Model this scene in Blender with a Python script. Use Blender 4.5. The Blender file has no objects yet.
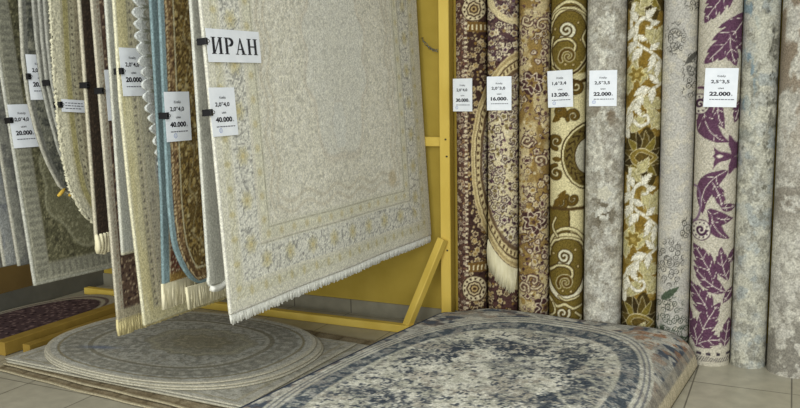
import bpy, math, random
import numpy as np
from mathutils import Vector, Matrix

random.seed(4)
SC = bpy.context.scene
COL = SC.collection
PI = math.pi

# ------------------------------------------------------------------ helpers
def lin(c):
    c = np.asarray(c, float) / 255.0
    return np.where(c <= 0.04045, c / 12.92, ((c + 0.055) / 1.055) ** 2.4)

def L4(c):
    r = lin(c)
    return (float(r[0]), float(r[1]), float(r[2]), 1.0)

def tag(o, label=None, cat=None, group=None, kind=None):
    if label: o['label'] = label
    if cat: o['category'] = cat
    if group: o['group'] = group
    if kind: o['kind'] = kind
    return o

def link(name, me, parent=None):
    o = bpy.data.objects.new(name, me)
    COL.objects.link(o)
    if parent is not None:
        o.parent = parent
    return o

def empty(name, loc, label, cat, group=None):
    o = bpy.data.objects.new(name, None)
    o.empty_display_size = 0.05
    COL.objects.link(o)
    o.location = loc
    return tag(o, label, cat, group)

def child(name, verts, faces, mat, parent, smooth=False, cols=None):
    """mesh in world coordinates, parented to an Empty that only has a location"""
    off = np.array(parent.location) if parent is not None else np.zeros(3)
    v = np.asarray(verts, float).reshape(-1, 3) - off
    me = bpy.data.meshes.new(name)
    me.from_pydata([tuple(p) for p in v], [], [tuple(f) for f in faces])
    me.materials.append(mat)
    if cols is not None:
        setcol(me, cols)
    if smooth:
        me.polygons.foreach_set('use_smooth', [True] * len(me.polygons))
    me.update()
    return link(name, me, parent)

def setcol(me, cols):
    a = me.color_attributes.new('Col', 'FLOAT_COLOR', 'POINT')
    c = np.ones((len(me.vertices), 4), np.float32)
    c[:, :3] = lin(np.clip(cols, 0, 255))
    a.data.foreach_set('color', c.ravel())

def fastmesh(name, V, Q, cols, mat, parent=None, smooth=True):
    off = np.array(parent.location) if parent is not None else np.zeros(3)
    V = np.asarray(V, np.float32) - off.astype(np.float32)
    Q = np.asarray(Q, np.int32)
    me = bpy.data.meshes.new(name)
    me.vertices.add(len(V)); me.vertices.foreach_set('co', V.ravel())
    me.loops.add(Q.size); me.loops.foreach_set('vertex_index', Q.ravel())
    me.polygons.add(len(Q))
    me.polygons.foreach_set('loop_start', np.arange(0, Q.size, 4, dtype=np.int32))
    me.polygons.foreach_set('loop_total', np.full(len(Q), 4, np.int32))
    if smooth:
        me.polygons.foreach_set('use_smooth', np.ones(len(Q), bool))
    me.update(calc_edges=True)
    me.materials.append(mat)
    if cols is not None:
        setcol(me, np.asarray(cols).reshape(-1, 3))
    return link(name, me, parent)

def gq(ny, nx, base=0, flip=False, wrap=False):
    """quads of a (ny, nx) grid"""
    i = np.arange(ny - 1)[:, None]; j = np.arange(nx if wrap else nx - 1)[None, :]
    a = i * nx + j; b = i * nx + (j + 1) % nx
    c = (i + 1) * nx + (j + 1) % nx; d = (i + 1) * nx + j
    q = np.stack([a, b, c, d], -1).reshape(-1, 4) + base
    return q[:, ::-1] if flip else q

def box(x0, x1, y0, y1, z0, z1, bev=0.0):
    if bev <= 0:
        v = [(x, y, z) for z in (z0, z1) for y in (y0, y1) for x in (x0, x1)]
        f = [(0, 2, 3, 1), (4, 5, 7, 6), (0, 1, 5, 4), (2, 6, 7, 3), (0, 4, 6, 2), (1, 3, 7, 5)]
        return v, f
    return beam((0.5 * (x0 + x1), 0.5 * (y0 + y1), z0), (0.5 * (x0 + x1), 0.5 * (y0 + y1), z1), x1 - x0, y1 - y0, bev, side=(1, 0, 0))

def beam(p, q, w, h, bev=0.004, side=None):
    """timber from p to q, w across (side axis), h along the other axis, chamfered edges"""
    p = np.array(p, float); q = np.array(q, float)
    d = (q - p) / np.linalg.norm(q - p)
    if side is None:
        side = np.cross(d, (0, 0, 1.0))
        if np.linalg.norm(side) < 1e-6: side = np.array((1.0, 0, 0))
    side = np.array(side, float); side -= d * (side @ d); side /= np.linalg.norm(side)
    up = np.cross(side, d)
    a, b = w / 2, h / 2
    prof = [(-a + bev, -b), (a - bev, -b), (a, -b + bev), (a, b - bev), (a - bev, b), (-a + bev, b), (-a, b - bev), (-a, -b + bev)]
    v = [tuple(c + side * x + up * y) for c in (p, q) for x, y in prof]
    f = [(i, (i + 1) % 8, 8 + (i + 1) % 8, 8 + i) for i in range(8)]
    f += [tuple(range(7, -1, -1)), tuple(range(8, 16))]
    return v, f

def tube(pts, r, n=8, closed=False):
    P = [Vector(p) for p in pts]; V = []; F = []
    m = len(P)
    for i, p in enumerate(P):
        a = P[(i - 1) % m] if (closed or i > 0) else P[i]
        b = P[(i + 1) % m] if (closed or i < m - 1) else P[i]
        d = (b - a).normalized()
        s = d.cross(Vector((0.31, 0.17, 0.93))).normalized(); u = s.cross(d)
        rr = r[i] if isinstance(r, (list, tuple)) else r
        for k in range(n):
            t = 2 * PI * k / n
            V.append(tuple(p + (s * math.cos(t) + u * math.sin(t)) * rr))
    for i in range(m if closed else m - 1):
        j = (i + 1) % m
        for k in range(n):
            F.append((i * n + k, i * n + (k + 1) % n, j * n + (k + 1) % n, j * n + k))
    if not closed:
        F.append(tuple(range(n - 1, -1, -1))); F.append(tuple(range((m - 1) * n, m * n)))
    return V, F

def merge(parts):
    V = []; F = []
    for v, f in parts:
        b = len(V); V += [tuple(p) for p in v]; F += [tuple(i + b for i in q) for q in f]
    return V, F

# ------------------------------------------------------------------ numpy pattern tools
_T = np.random.RandomState(7).rand(16, 256, 256)

def vnoise(x, y, seed=0):
    T = _T[seed % 16]
    x = np.asarray(x, float) + seed * 17.3; y = np.asarray(y, float) + seed * 9.1
    xi = np.floor(x).astype(int); yi = np.floor(y).astype(int)
    fx = x - xi; fy = y - yi
    fx = fx * fx * (3 - 2 * fx); fy = fy * fy * (3 - 2 * fy)
    g = lambda a, b: T[a & 255, b & 255]
    return ((g(xi, yi) * (1 - fx) + g(xi + 1, yi) * fx) * (1 - fy) + (g(xi, yi + 1) * (1 - fx) + g(xi + 1, yi + 1) * fx) * fy)

def fbm(x, y, seed=0, octv=4, gain=0.55):
    s = 0; a = 1; n = 0
    for o in range(octv):
        s = s + a * vnoise(x * 2 ** o, y * 2 ** o, seed + o * 3); n += a; a *= gain
    return s / n

def ss(a, b, x):
    t = np.clip((x - a) / (b - a), 0, 1)
    return t * t * (3 - 2 * t)

def cells(x, y, seed=0, jit=0.8):
    """nearest and second nearest random point of a jittered unit grid: d1, d2, angle, random number"""
    T1 = _T[(seed) % 16]; T2 = _T[(seed + 5) % 16]; T3 = _T[(seed + 9) % 16]
    xi = np.floor(x).astype(int); yi = np.floor(y).astype(int)
    d1 = np.full(np.shape(x), 9.0); d2 = d1.copy(); an = np.zeros_like(d1); rd = np.zeros_like(d1)
    for i in (-1, 0, 1):
        for j in (-1, 0, 1):
            a = xi + i; b = yi + j
            px = a + 0.5 + jit * (T1[a & 255, b & 255] - 0.5); py = b + 0.5 + jit * (T2[a & 255, b & 255] - 0.5)
            d = np.hypot(x - px, y - py)
            near = d < d1
            d2 = np.where(near, d1, np.minimum(d2, d))
            an = np.where(near, np.arctan2(y - py, x - px), an)
            rd = np.where(near, T3[a & 255, b & 255], rd)
            d1 = np.where(near, d, d1)
    return d1, d2, an, rd

class Art:
    """a rug design evaluated on arrays of points"""
    def __init__(s, X, Y, base):
        s.X = np.asarray(X, float); s.Y = np.asarray(Y, float)
        s.C = np.ones(s.X.shape + (3,)) * np.asarray(base, float)
        s.aa = 0.6
    def put(s, col, m):
        m = np.clip(m, 0, 1)[..., None]
        s.C = s.C * (1 - m) + np.asarray(col, float) * m
    def shade(s, f):
        s.C = s.C * f[..., None]
    def segd(s, pts, w0=None, w1=None):
        D = np.full(s.X.shape, 1e9); n = len(pts) - 1
        for i in range(n):
            (ax, ay), (bx, by) = pts[i], pts[i + 1]
            dx, dy = bx - ax, by - ay; l2 = dx * dx + dy * dy + 1e-12
            t = np.clip(((s.X - ax) * dx + (s.Y - ay) * dy) / l2, 0, 1)
            d = np.hypot(s.X - ax - t * dx, s.Y - ay - t * dy)
            if w0 is not None:
                d = d - (w0 + (w1 - w0) * (i + t) / n)
            D = np.minimum(D, d)
        return D
    def stroke(s, pts, col, w0, w1=None, edge=None, ew=0.0):
        if w1 is None: w1 = w0
        xs = [p[0] for p in pts]; ys = [p[1] for p in pts]; m = max(w0, w1) + ew + 3 * s.aa
        idx = (s.X > min(xs) - m) & (s.X < max(xs) + m) & (s.Y > min(ys) - m) & (s.Y < max(ys) + m)
        if not idx.any(): return
        sub = Art(s.X[idx], s.Y[idx], 0); sub.C = s.C[idx]; sub.aa = s.aa
        d = sub.segd(pts, w0, w1)
        if edge is not None: sub.put(edge, ss(ew + s.aa, ew - s.aa, d))
        sub.put(col, ss(s.aa, -s.aa, d))
        s.C[idx] = sub.C
    def disc(s, cx, cy, r, col, r2=None, k=0, amp=0.2, ph=0):
        dx = s.X - cx; dy = s.Y - cy; d = np.hypot(dx, dy)
        R = r * (1 + amp * np.cos(k * np.arctan2(dy, dx) + ph)) if k else r
        m = ss(R + s.aa, R - s.aa, d)
        if r2 is not None: m = m * ss(r2 - s.aa, r2 + s.aa, d)
        s.put(col, m)
    def leaf(s, base, tip, w, col, vein=None, lobes=4, bend=0.0, edge=None, ew=0.0, ser=0.3, vw=0.55):
        """serrated leaf from base to tip, w = half width, optional veins and outline"""
        bx, by = base; tx, ty = tip
        l = math.hypot(tx - bx, ty - by); ux, uy = (tx - bx) / l, (ty - by) / l
        m = w * 1.6 + abs(bend) * l + ew + 2
        idx = (s.X > min(bx, tx) - m) & (s.X < max(bx, tx) + m) & (s.Y > min(by, ty) - m) & (s.Y < max(by, ty) + m)
        if not idx.any(): return
        x = s.X[idx] - bx; y = s.Y[idx] - by
        t = (x * ux + y * uy) / l; q = -x * uy + y * ux
        q = q - bend * l * 4 * t * (1 - t)
        tc = np.clip(t, 0, 1)
        a = np.abs(q)
        ts = np.clip(t - 0.9 * a / l, 0, 1)
        saw = (ts * lobes) % 1.0
        W = w * np.sin(PI * np.clip(tc, 0, 1) ** 0.75) ** 0.8 * (1 - ser * (1 - saw) ** 1.5)
        d = np.maximum(a - W, np.maximum(-t, t - 1) * l)
        sub = Art(x, y, 0); sub.C = s.C[idx]; sub.aa = s.aa
        if edge is not None: sub.put(edge, ss(ew + s.aa, ew - s.aa, d))
        sub.put(col, ss(s.aa, -s.aa, d))
        if vein is not None:
            mv = ss(vw + s.aa * .6, vw - s.aa * .6, a) * ss(0.93, 0.88, t) * (t > 0)
            sw = np.abs(((ts * lobes + 0.1) % 1.0) - 0.5) * l / lobes
            mv2 = ss(vw + s.aa * .6, vw - s.aa * .6, sw) * ss(-0.2, -1.2, d)
            sub.put(vein, np.maximum(mv, mv2) * ss(s.aa, -s.aa, d))
        s.C[idx] = sub.C

def spiral(cx, cy, r, turns=1.5, a0=0.0, d=1, n=26, rin=0.12):
    return [(cx + r * (rin + (1 - rin) * (1 - i / n)) * math.cos(a0 + d * 2 * PI * turns * i / n),
             cy + r * (rin + (1 - rin) * (1 - i / n)) * math.sin(a0 + d * 2 * PI * turns * i / n)) for i in range(n + 1)]

def arc(cx, cy, rx, ry, a0, a1, n=24):
    return [(cx + rx * math.cos(math.radians(a0 + (a1 - a0) * i / n)), cy + ry * math.sin(math.radians(a0 + (a1 - a0) * i / n))) for i in range(n + 1)]

def curve(pts, n=8):
    """Catmull-Rom through the points"""
    out = []
    P = [pts[0]] + list(pts) + [pts[-1]]
    for i in range(1, len(P) - 2):
        for k in range(n):
            t = k / n
            out.append(tuple(0.5 * (2 * P[i][c] + (P[i + 1][c] - P[i - 1][c]) * t + (2 * P[i - 1][c] - 5 * P[i][c] + 4 * P[i + 1][c] - P[i + 2][c]) * t * t
                                    + (3 * P[i][c] - P[i - 1][c] - 3 * P[i + 1][c] + P[i + 2][c]) * t ** 3) for c in (0, 1)))
    out.append(tuple(pts[-1]))
    return out

# ------------------------------------------------------------------ materials
def base_mat(name, rough=0.8):
    m = bpy.data.materials.new(name); m.use_nodes = True
    nt = m.node_tree; b = nt.nodes['Principled BSDF']
    b.inputs['Roughness'].default_value = rough
    b.inputs['Specular IOR Level'].default_value = 0.3
    return m, nt, b

def woven(name, nscale=260, namt=0.22, bump=0.35, rough=0.95):
    """vertex design times a fine pile variation, with pile bump"""
    m, nt, b = base_mat(name, rough)
    b.inputs['Specular IOR Level'].default_value = 0.1
    at = nt.nodes.new('ShaderNodeAttribute'); at.attribute_name = 'Col'
    tc = nt.nodes.new('ShaderNodeTexCoord')
    no = nt.nodes.new('ShaderNodeTexNoise'); no.inputs['Scale'].default_value = nscale; no.inputs['Detail'].default_value = 2
    mr = nt.nodes.new('ShaderNodeMapRange')
    mr.inputs[1].default_value = 0.3; mr.inputs[2].default_value = 0.7
    mr.inputs[3].default_value = 1 - namt; mr.inputs[4].default_value = 1 + namt
    mx = nt.nodes.new('ShaderNodeMix'); mx.data_type = 'RGBA'; mx.blend_type = 'MULTIPLY'; mx.inputs[0].default_value = 1
    bp = nt.nodes.new('ShaderNodeBump'); bp.inputs['Strength'].default_value = bump; bp.inputs['Distance'].default_value = 0.004
    k = nt.links.new
    k(tc.outputs['Object'], no.inputs['Vector']); k(no.outputs['Fac'], mr.inputs[0])
    k(at.outputs['Color'], mx.inputs[6]); k(mr.outputs[0], mx.inputs[7])
    k(mx.outputs[2], b.inputs['Base Color']); k(no.outputs['Fac'], bp.inputs['Height']); k(bp.outputs['Normal'], b.inputs['Normal'])
    return m

def noisy(name, c1, c2, scale=8, rough=0.7, bump=0.0, stretch=(1, 1, 1), spec=0.3, detail=4):
    m, nt, b = base_mat(name, rough)
    b.inputs['Specular IOR Level'].default_value = spec
    tc = nt.nodes.new('ShaderNodeTexCoord'); mp = nt.nodes.new('ShaderNodeMapping'); mp.inputs['Scale'].default_value = stretch
    no = nt.nodes.new('ShaderNodeTexNoise'); no.inputs['Scale'].default_value = scale; no.inputs['Detail'].default_value = detail
    rp = nt.nodes.new('ShaderNodeValToRGB')
    rp.color_ramp.elements[0].position = 0.3; rp.color_ramp.elements[1].position = 0.7
    rp.color_ramp.elements[0].color = L4(c1); rp.color_ramp.elements[1].color = L4(c2)
    k = nt.links.new
    k(tc.outputs['Object'], mp.inputs['Vector']); k(mp.outputs[0], no.inputs['Vector'])
    k(no.outputs['Fac'], rp.inputs[0]); k(rp.outputs[0], b.inputs['Base Color'])
    if bump:
        bp = nt.nodes.new('ShaderNodeBump'); bp.inputs['Strength'].default_value = bump; bp.inputs['Distance'].default_value = 0.003
        k(no.outputs['Fac'], bp.inputs['Height']); k(bp.outputs['Normal'], b.inputs['Normal'])
    return m

def tiles(name, c1, c2, grout, size, rough, ox=0.0, oy=0.0, xz=False, rowh=None, gap=0.004):
    m, nt, b = base_mat(name, rough)
    tc = nt.nodes.new('ShaderNodeTexCoord'); mp = nt.nodes.new('ShaderNodeMapping')
    mp.inputs['Location'].default_value = (ox, oy, 0)
    br = nt.nodes.new('ShaderNodeTexBrick'); br.offset = 0; br.squash = 1
    br.inputs['Scale'].default_value = 1; br.inputs['Brick Width'].default_value = size
    br.inputs['Row Height'].default_value = rowh or size; br.inputs['Mortar Size'].default_value = gap
    br.inputs['Mortar Smooth'].default_value = 0.2
    br.inputs['Color1'].default_value = L4(c1); br.inputs['Color2'].default_value = L4(c2); br.inputs['Mortar'].default_value = L4(grout)
    no = nt.nodes.new('ShaderNodeTexNoise'); no.inputs['Scale'].default_value = 14; no.inputs['Detail'].default_value = 6
    mr = nt.nodes.new('ShaderNodeMapRange'); mr.inputs[1].default_value = 0.3; mr.inputs[2].default_value = 0.7
    mr.inputs[3].default_value = 0.88; mr.inputs[4].default_value = 1.1
    mx = nt.nodes.new('ShaderNodeMix'); mx.data_type = 'RGBA'; mx.blend_type = 'MULTIPLY'; mx.inputs[0].default_value = 1
    k = nt.links.new
    if xz:
        sx = nt.nodes.new('ShaderNodeSeparateXYZ'); cb = nt.nodes.new('ShaderNodeCombineXYZ'); ad = nt.nodes.new('ShaderNodeMath')
        k(tc.outputs['Object'], sx.inputs[0]); k(sx.outputs[0], ad.inputs[0]); k(sx.outputs[1], ad.inputs[1])
        k(ad.outputs[0], cb.inputs[0]); k(sx.outputs[2], cb.inputs[1]); k(cb.outputs[0], mp.inputs['Vector'])
    else:
        k(tc.outputs['Object'], mp.inputs['Vector'])
    k(mp.outputs[0], br.inputs['Vector']); k(tc.outputs['Object'], no.inputs['Vector'])
    k(no.outputs['Fac'], mr.inputs[0]); k(br.outputs['Color'], mx.inputs[6]); k(mr.outputs[0], mx.inputs[7])
    k(mx.outputs[2], b.inputs['Base Color'])
    bp = nt.nodes.new('ShaderNodeBump'); bp.inputs['Strength'].default_value = 0.3; bp.inputs['Distance'].default_value = 0.002; bp.invert = True
    k(br.outputs['Fac'], bp.inputs['Height']); k(bp.outputs['Normal'], b.inputs['Normal'])
    return m

M_RUG = woven('woven_pile', 130, .26, .5)
M_ROLL = woven('woven_pile_rolled', 120, 0.3, 0.45)
M_FINE = woven('flat_woven_pile', 130, 0.28, 0.4)
M_WALL = noisy('mustard_painted_plaster', (168, 144, 54), (182, 157, 66), 5, 0.75, 0.15)
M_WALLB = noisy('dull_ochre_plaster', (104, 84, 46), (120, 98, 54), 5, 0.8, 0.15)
M_WOOD = noisy('yellow_painted_timber', (208, 178, 76), (224, 197, 98), 6, 0.55, 0.1, (1, 1, 0.3))
M_WOODD = noisy('dull_yellow_timber', (142, 116, 48), (164, 136, 62), 9, 0.65, 0.1)  # duller, darker yellow than the rest of the rack
M_FLOOR = tiles('beige_stone_tile', (172, 167, 148), (167, 162, 143), (106, 102, 90), 0.455, 0.32, 0.698, 0.505)
M_BASE = tiles('baseboard_tile', (140, 136, 118), (134, 130, 112), (84, 80, 68), 0.455, 0.4, 0.698, 0.3, True, 0.9)
M_BASED = noisy('dark_grey_baseboard', (92, 92, 84), (104, 103, 94), 9, 0.5)
M_PAPER = noisy('white_paper', (226, 231, 236), (236, 240, 244), 20, 0.6)
M_INK = noisy('black_ink', (26, 26, 32), (44, 44, 52), 60, 0.6)
M_GREYINK = noisy('grey_ink', (92, 94, 104), (120, 122, 130), 60, 0.6)
M_STAMP = noisy('blue_stamp_ink', (120, 138, 190), (150, 164, 204), 80, 0.7)
M_CLIP = noisy('black_enamel', (10, 10, 12), (18, 18, 20), 30, 0.5, spec=0.3)
M_STEEL = noisy('dull_steel', (120, 120, 118), (170, 170, 165), 40, 0.35); M_STEEL.node_tree.nodes['Principled BSDF'].inputs['Metallic'].default_value = 0.9
M_FRINGE = noisy('cream_cotton_fringe', (206, 198, 162), (226, 219, 188), 60, 0.9, 0.3, (1, 1, 0.2))
M_FRINGEW = noisy('white_cotton_fringe', (208, 208, 198), (226, 226, 216), 60, 0.9, 0.3, (1, 1, 0.2))
M_FRINGEY = noisy('straw_cotton_fringe', (192, 180, 130), (208, 196, 148), 60, 0.9, 0.3, (1, 1, 0.2))
M_GOLD = noisy('gold_cotton', (186, 150, 52), (208, 174, 74), 60, 0.85)
M_BOLT = noisy('dark_bolt', (40, 36, 28), (60, 52, 40), 40, 0.5)

# ------------------------------------------------------------------ the room
def plane_box(name, b, m, kind='structure'):
    v, f = box(*b)
    return tag(child(name, v, f, m, None), kind=kind)

plane_box('floor', (-2.98, 3.4, -5.6, 0.1, -0.1, 0.0), M_FLOOR)
plane_box('wall_back', (-2.98, 3.4, 0.0, 0.1, 0.0, 3.0), M_WALL)
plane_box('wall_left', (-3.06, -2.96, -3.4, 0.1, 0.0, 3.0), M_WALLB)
plane_box('baseboard_back', (-2.945, 3.4, -0.012, 0.0, 0.0, 0.093), M_BASE)
plane_box('baseboard_left', (-2.96, -2.945, -3.4, 0.0, 0.0, 0.14), M_BASED)

# ------------------------------------------------------------------ rolled rugs against the wall
# (centre x, y, radius, left and right edge of the design's visible width, height of design rows 0/100/200/300)
ROLLS = [
    (0.237, -0.114, 0.0941, 457, 488, (2.011, 1.435, 0.840, 0.224)),
    (0.433, -0.112, 0.0922, 488, 519, (2.000, 1.433, 0.848, 0.242)),
    (0.624, -0.110, 0.0902, 519, 550, (1.989, 1.431, 0.855, 0.260)),
    (0.822, -0.119, 0.0991, 550, 585, (1.976, 1.430, 0.866, 0.283)),
    (1.035, -0.127, 0.1071, 585, 624, (1.962, 1.428, 0.876, 0.307)),
    (1.237, -0.113, 0.0934, 624, 659, (1.952, 1.425, 0.881, 0.320)),
    (1.419, -0.108, 0.0882, 659, 693, (1.943, 1.423, 0.888, 0.335)),
    (1.618, -0.127, 0.1074, 693, 736, (1.928, 1.422, 0.900, 0.363)),
    (1.814, -0.109, 0.0894, 736, 773, (1.919, 1.419, 0.904, 0.374)),
    (2.030, -0.142, 0.1218, 773, 826, (1.901, 1.418, 0.920, 0.408)),
]
FACE = (1.979, -4.773)      # the rolls' fronts look towards the shop aisle

CREAM = (206, 193, 156); MAROON = (74, 48, 40); GOLDB = (148, 118, 64); PLUM = (84, 64, 76); OLIVE = (104, 90, 44)

def bloom(A, cell, seed, cols, dens=1.0, mask=1.0, jit=0.75):
    d, d2, an, rd = cells(A.X / cell, A.Y / cell, seed, jit)
    r = d * (1 + 0.22 * np.cos(5 * an + rd * 6))
    on = (rd < dens) * mask
    for rad, col in cols:
        A.put(col, ss(rad + 0.07, rad - 0.07, r) * on)

def medallion(A, cx, cy, r):
    A.disc(cx, cy, r, (64, 46, 34)); A.disc(cx, cy, r * .93, CREAM)
    an = np.arctan2(A.Y - cy, A.X - cx); d = np.hypot(A.X - cx, A.Y - cy)
    A.put((64, 46, 36), ss(.0, .4, np.cos(an * 13)) * ss(r * .66, r * .72, d) * ss(r * .88, r * .82, d))
    for q, c in ((.60, (62, 44, 34)), (.49, (200, 184, 142)), (.37, (62, 44, 34)), (.25, (176, 152, 100)), (.13, (62, 44, 34))): A.disc(cx, cy, r * q, c, k=8, amp=.05)

def oval_d(X, Y):
    return np.hypot((X - 530) / 59.0, (Y - 160) / 112.0)

def floral(A, pal, seed, mask=1.0, big=9.0, dens=.8, levels=2):
    """all-over flower work: outlined rosettes, then buds and leaf specks, in a palette (first two: light, dark)"""
    X, Y = A.X, A.Y
    P = np.array(pal, float)
    for lv, (cell, rad, dn) in enumerate(((big * .42, .40, dens * .8), (big, .47, dens), (big * .6, .34, dens * .45))[:levels + 1]):
        d, d2, an, rd = cells(X / cell + lv * 3.1, Y / cell + lv * 1.7, seed + lv * 2, .75)
        k = np.floor(rd * 97).astype(int); npet = 5 + k % 3
        r = d * (1 + .16 * np.cos(npet * an + rd * 9))
        on = (((rd * 13.7) % 1.0) < dn) * mask
        aa = .9 / cell
        for q, t in enumerate((rad, rad * .76, rad * .46, rad * .22)):
            if lv == 0 and q in (1, 3): continue
            c = P[1] if q == 0 and lv else (P[(k % len(pal))] if q in (0, 2) else P[0] if q == 1 else P[(k + 3) % len(pal)])
            m = np.clip(ss(t + aa * .5, t - aa * .5, r) * on * .95, 0, 1)[..., None]
            A.C = A.C * (1 - m) + c * m
def oriental(A):
    floral(A, [(188, 170, 130), (46, 30, 30), (132, 104, 54), (80, 58, 48), (160, 138, 92)], 1, 1.0, 8.0, .55)
def oval_part(A):
    X, Y = A.X, A.Y
    d = oval_d(X, Y); inn = ss(1.005, .985, d)
    A.put((200, 184, 138), inn)
    ang = np.arctan2((Y - 160) / 112, (X - 530) / 59)
    A.put((150, 130, 88), ss(.02, .008, np.abs(d - .965)) * inn * .7)
    A.put((92, 72, 50), ss(.0, .5, np.cos(ang * 84)) * ss(.855, .865, d) * ss(.905, .895, d)); A.put((96, 78, 56), ss(.012, .006, np.abs(d - .915)))
    f = ss(.82, .79, d)
    A.put((104, 84, 62), ss(.855, .84, d)); A.put((204, 192, 156), f)
    floral(A, [(214, 204, 174), (66, 48, 54), (116, 102, 64), (92, 66, 76), (132, 116, 78)], 3, f, 10.0, .8)

def art_a(A):
    X, Y = A.X, A.Y
    oriental(A)
    b = ss(468.6, 467.6, X)
    A.put((88, 64, 54), b)
    floral(A, [(194, 178, 150), (60, 40, 40), (120, 84, 70), (150, 124, 88)], 8, b, 5.5, .7, 1)
    A.put((205, 192, 160), ss(.1, .5, np.cos(Y * 1.35)) * ss(464.8, 465.6, X) * ss(468.4, 467.6, X))
    for y0 in (22, 262):
        m = (X > 468) * ss(y0 - .6, y0, Y) * ss(y0 + 10, y0 + 9, Y)
        A.put((110, 84, 44), m); A.put((212, 198, 158), m * ss(.2, .5, np.cos(X * 1.5)) * ss(3, 2.4, np.abs(Y - y0 - 5)))
    medallion(A, 475, 9, 12.5); medallion(A, 474, 288, 13)
    oval_part(A)
def art_b(A):
    X, Y = A.X, A.Y
    oriental(A)
    m = ss(62, 58, Y)
    A.put((92, 70, 74), m * .6)
    floral(A, [(212, 200, 168), (60, 42, 48), (100, 76, 92), (150, 128, 84)], 6, m, 9.0, .75)
    A.put((204, 190, 148), ss(1.0, .98, np.hypot((X - 515) / 28, (Y + 6) / 30)) * ss(.78, .8, np.hypot((X - 515) / 28, (Y + 6) / 30)))
    oval_part(A)
    d = oval_d(X, Y)
    A.put((206, 196, 152), ss(1.0, 1.01, d) * ss(1.2, 1.18, d) * ss(250, 256, Y) * ss(512, 510, Y - X * 0))
def art_c(A):
    X, Y = A.X, A.Y
    lf = ss(.42, .55, fbm(X / 16, Y / 26, 2, 3) + .25 * np.cos((Y - 40) / 22) * (538 - X) / 18)
    A.put((196, 182, 142), lf * .8)
    floral(A, [(202, 188, 152), (66, 44, 44), (146, 120, 66), (98, 70, 66), (150, 126, 74)], 9, 1.0, 9.0, .55)
    for cx, cy in ((531, 83), (534, 221), (546, 308)):
        A.disc(cx, cy, 11, (66, 44, 42), k=5, amp=.2, ph=cx); A.disc(cx, cy, 9.6, (206, 192, 164), k=7, amp=.22, ph=cy); A.disc(cx, cy, 8.2, (74, 50, 48), k=7, amp=.25, ph=cy)
        A.disc(cx + .6, cy - .4, 5.2, (206, 192, 164), k=5, amp=.3); A.disc(cx + .6, cy - .4, 4.2, (128, 104, 60), k=5, amp=.3); A.disc(cx, cy, 1.8, (80, 56, 48))
    for cx, cy in ((533, 52), (545, 47), (537, 61), (538, 241), (530, 250), (545, 256)):
        A.disc(cx, cy, 3.2, (84, 60, 54)); A.disc(cx, cy, 2.2, (210, 198, 170)); A.disc(cx, cy, 1, (110, 80, 60))
    for cx, cy, r, d in ((534, 280, 9, 1), (542, 25, 9, -1), (526, 20, 6, 1), (524, 288, 6, -1), (527, 140, 6, 1), (540, 160, 6, -1)):
        A.stroke(spiral(cx, cy, r, 1.3, .5, d), (204, 190, 154), .9, .7, (78, 54, 48), 1.0)
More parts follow.
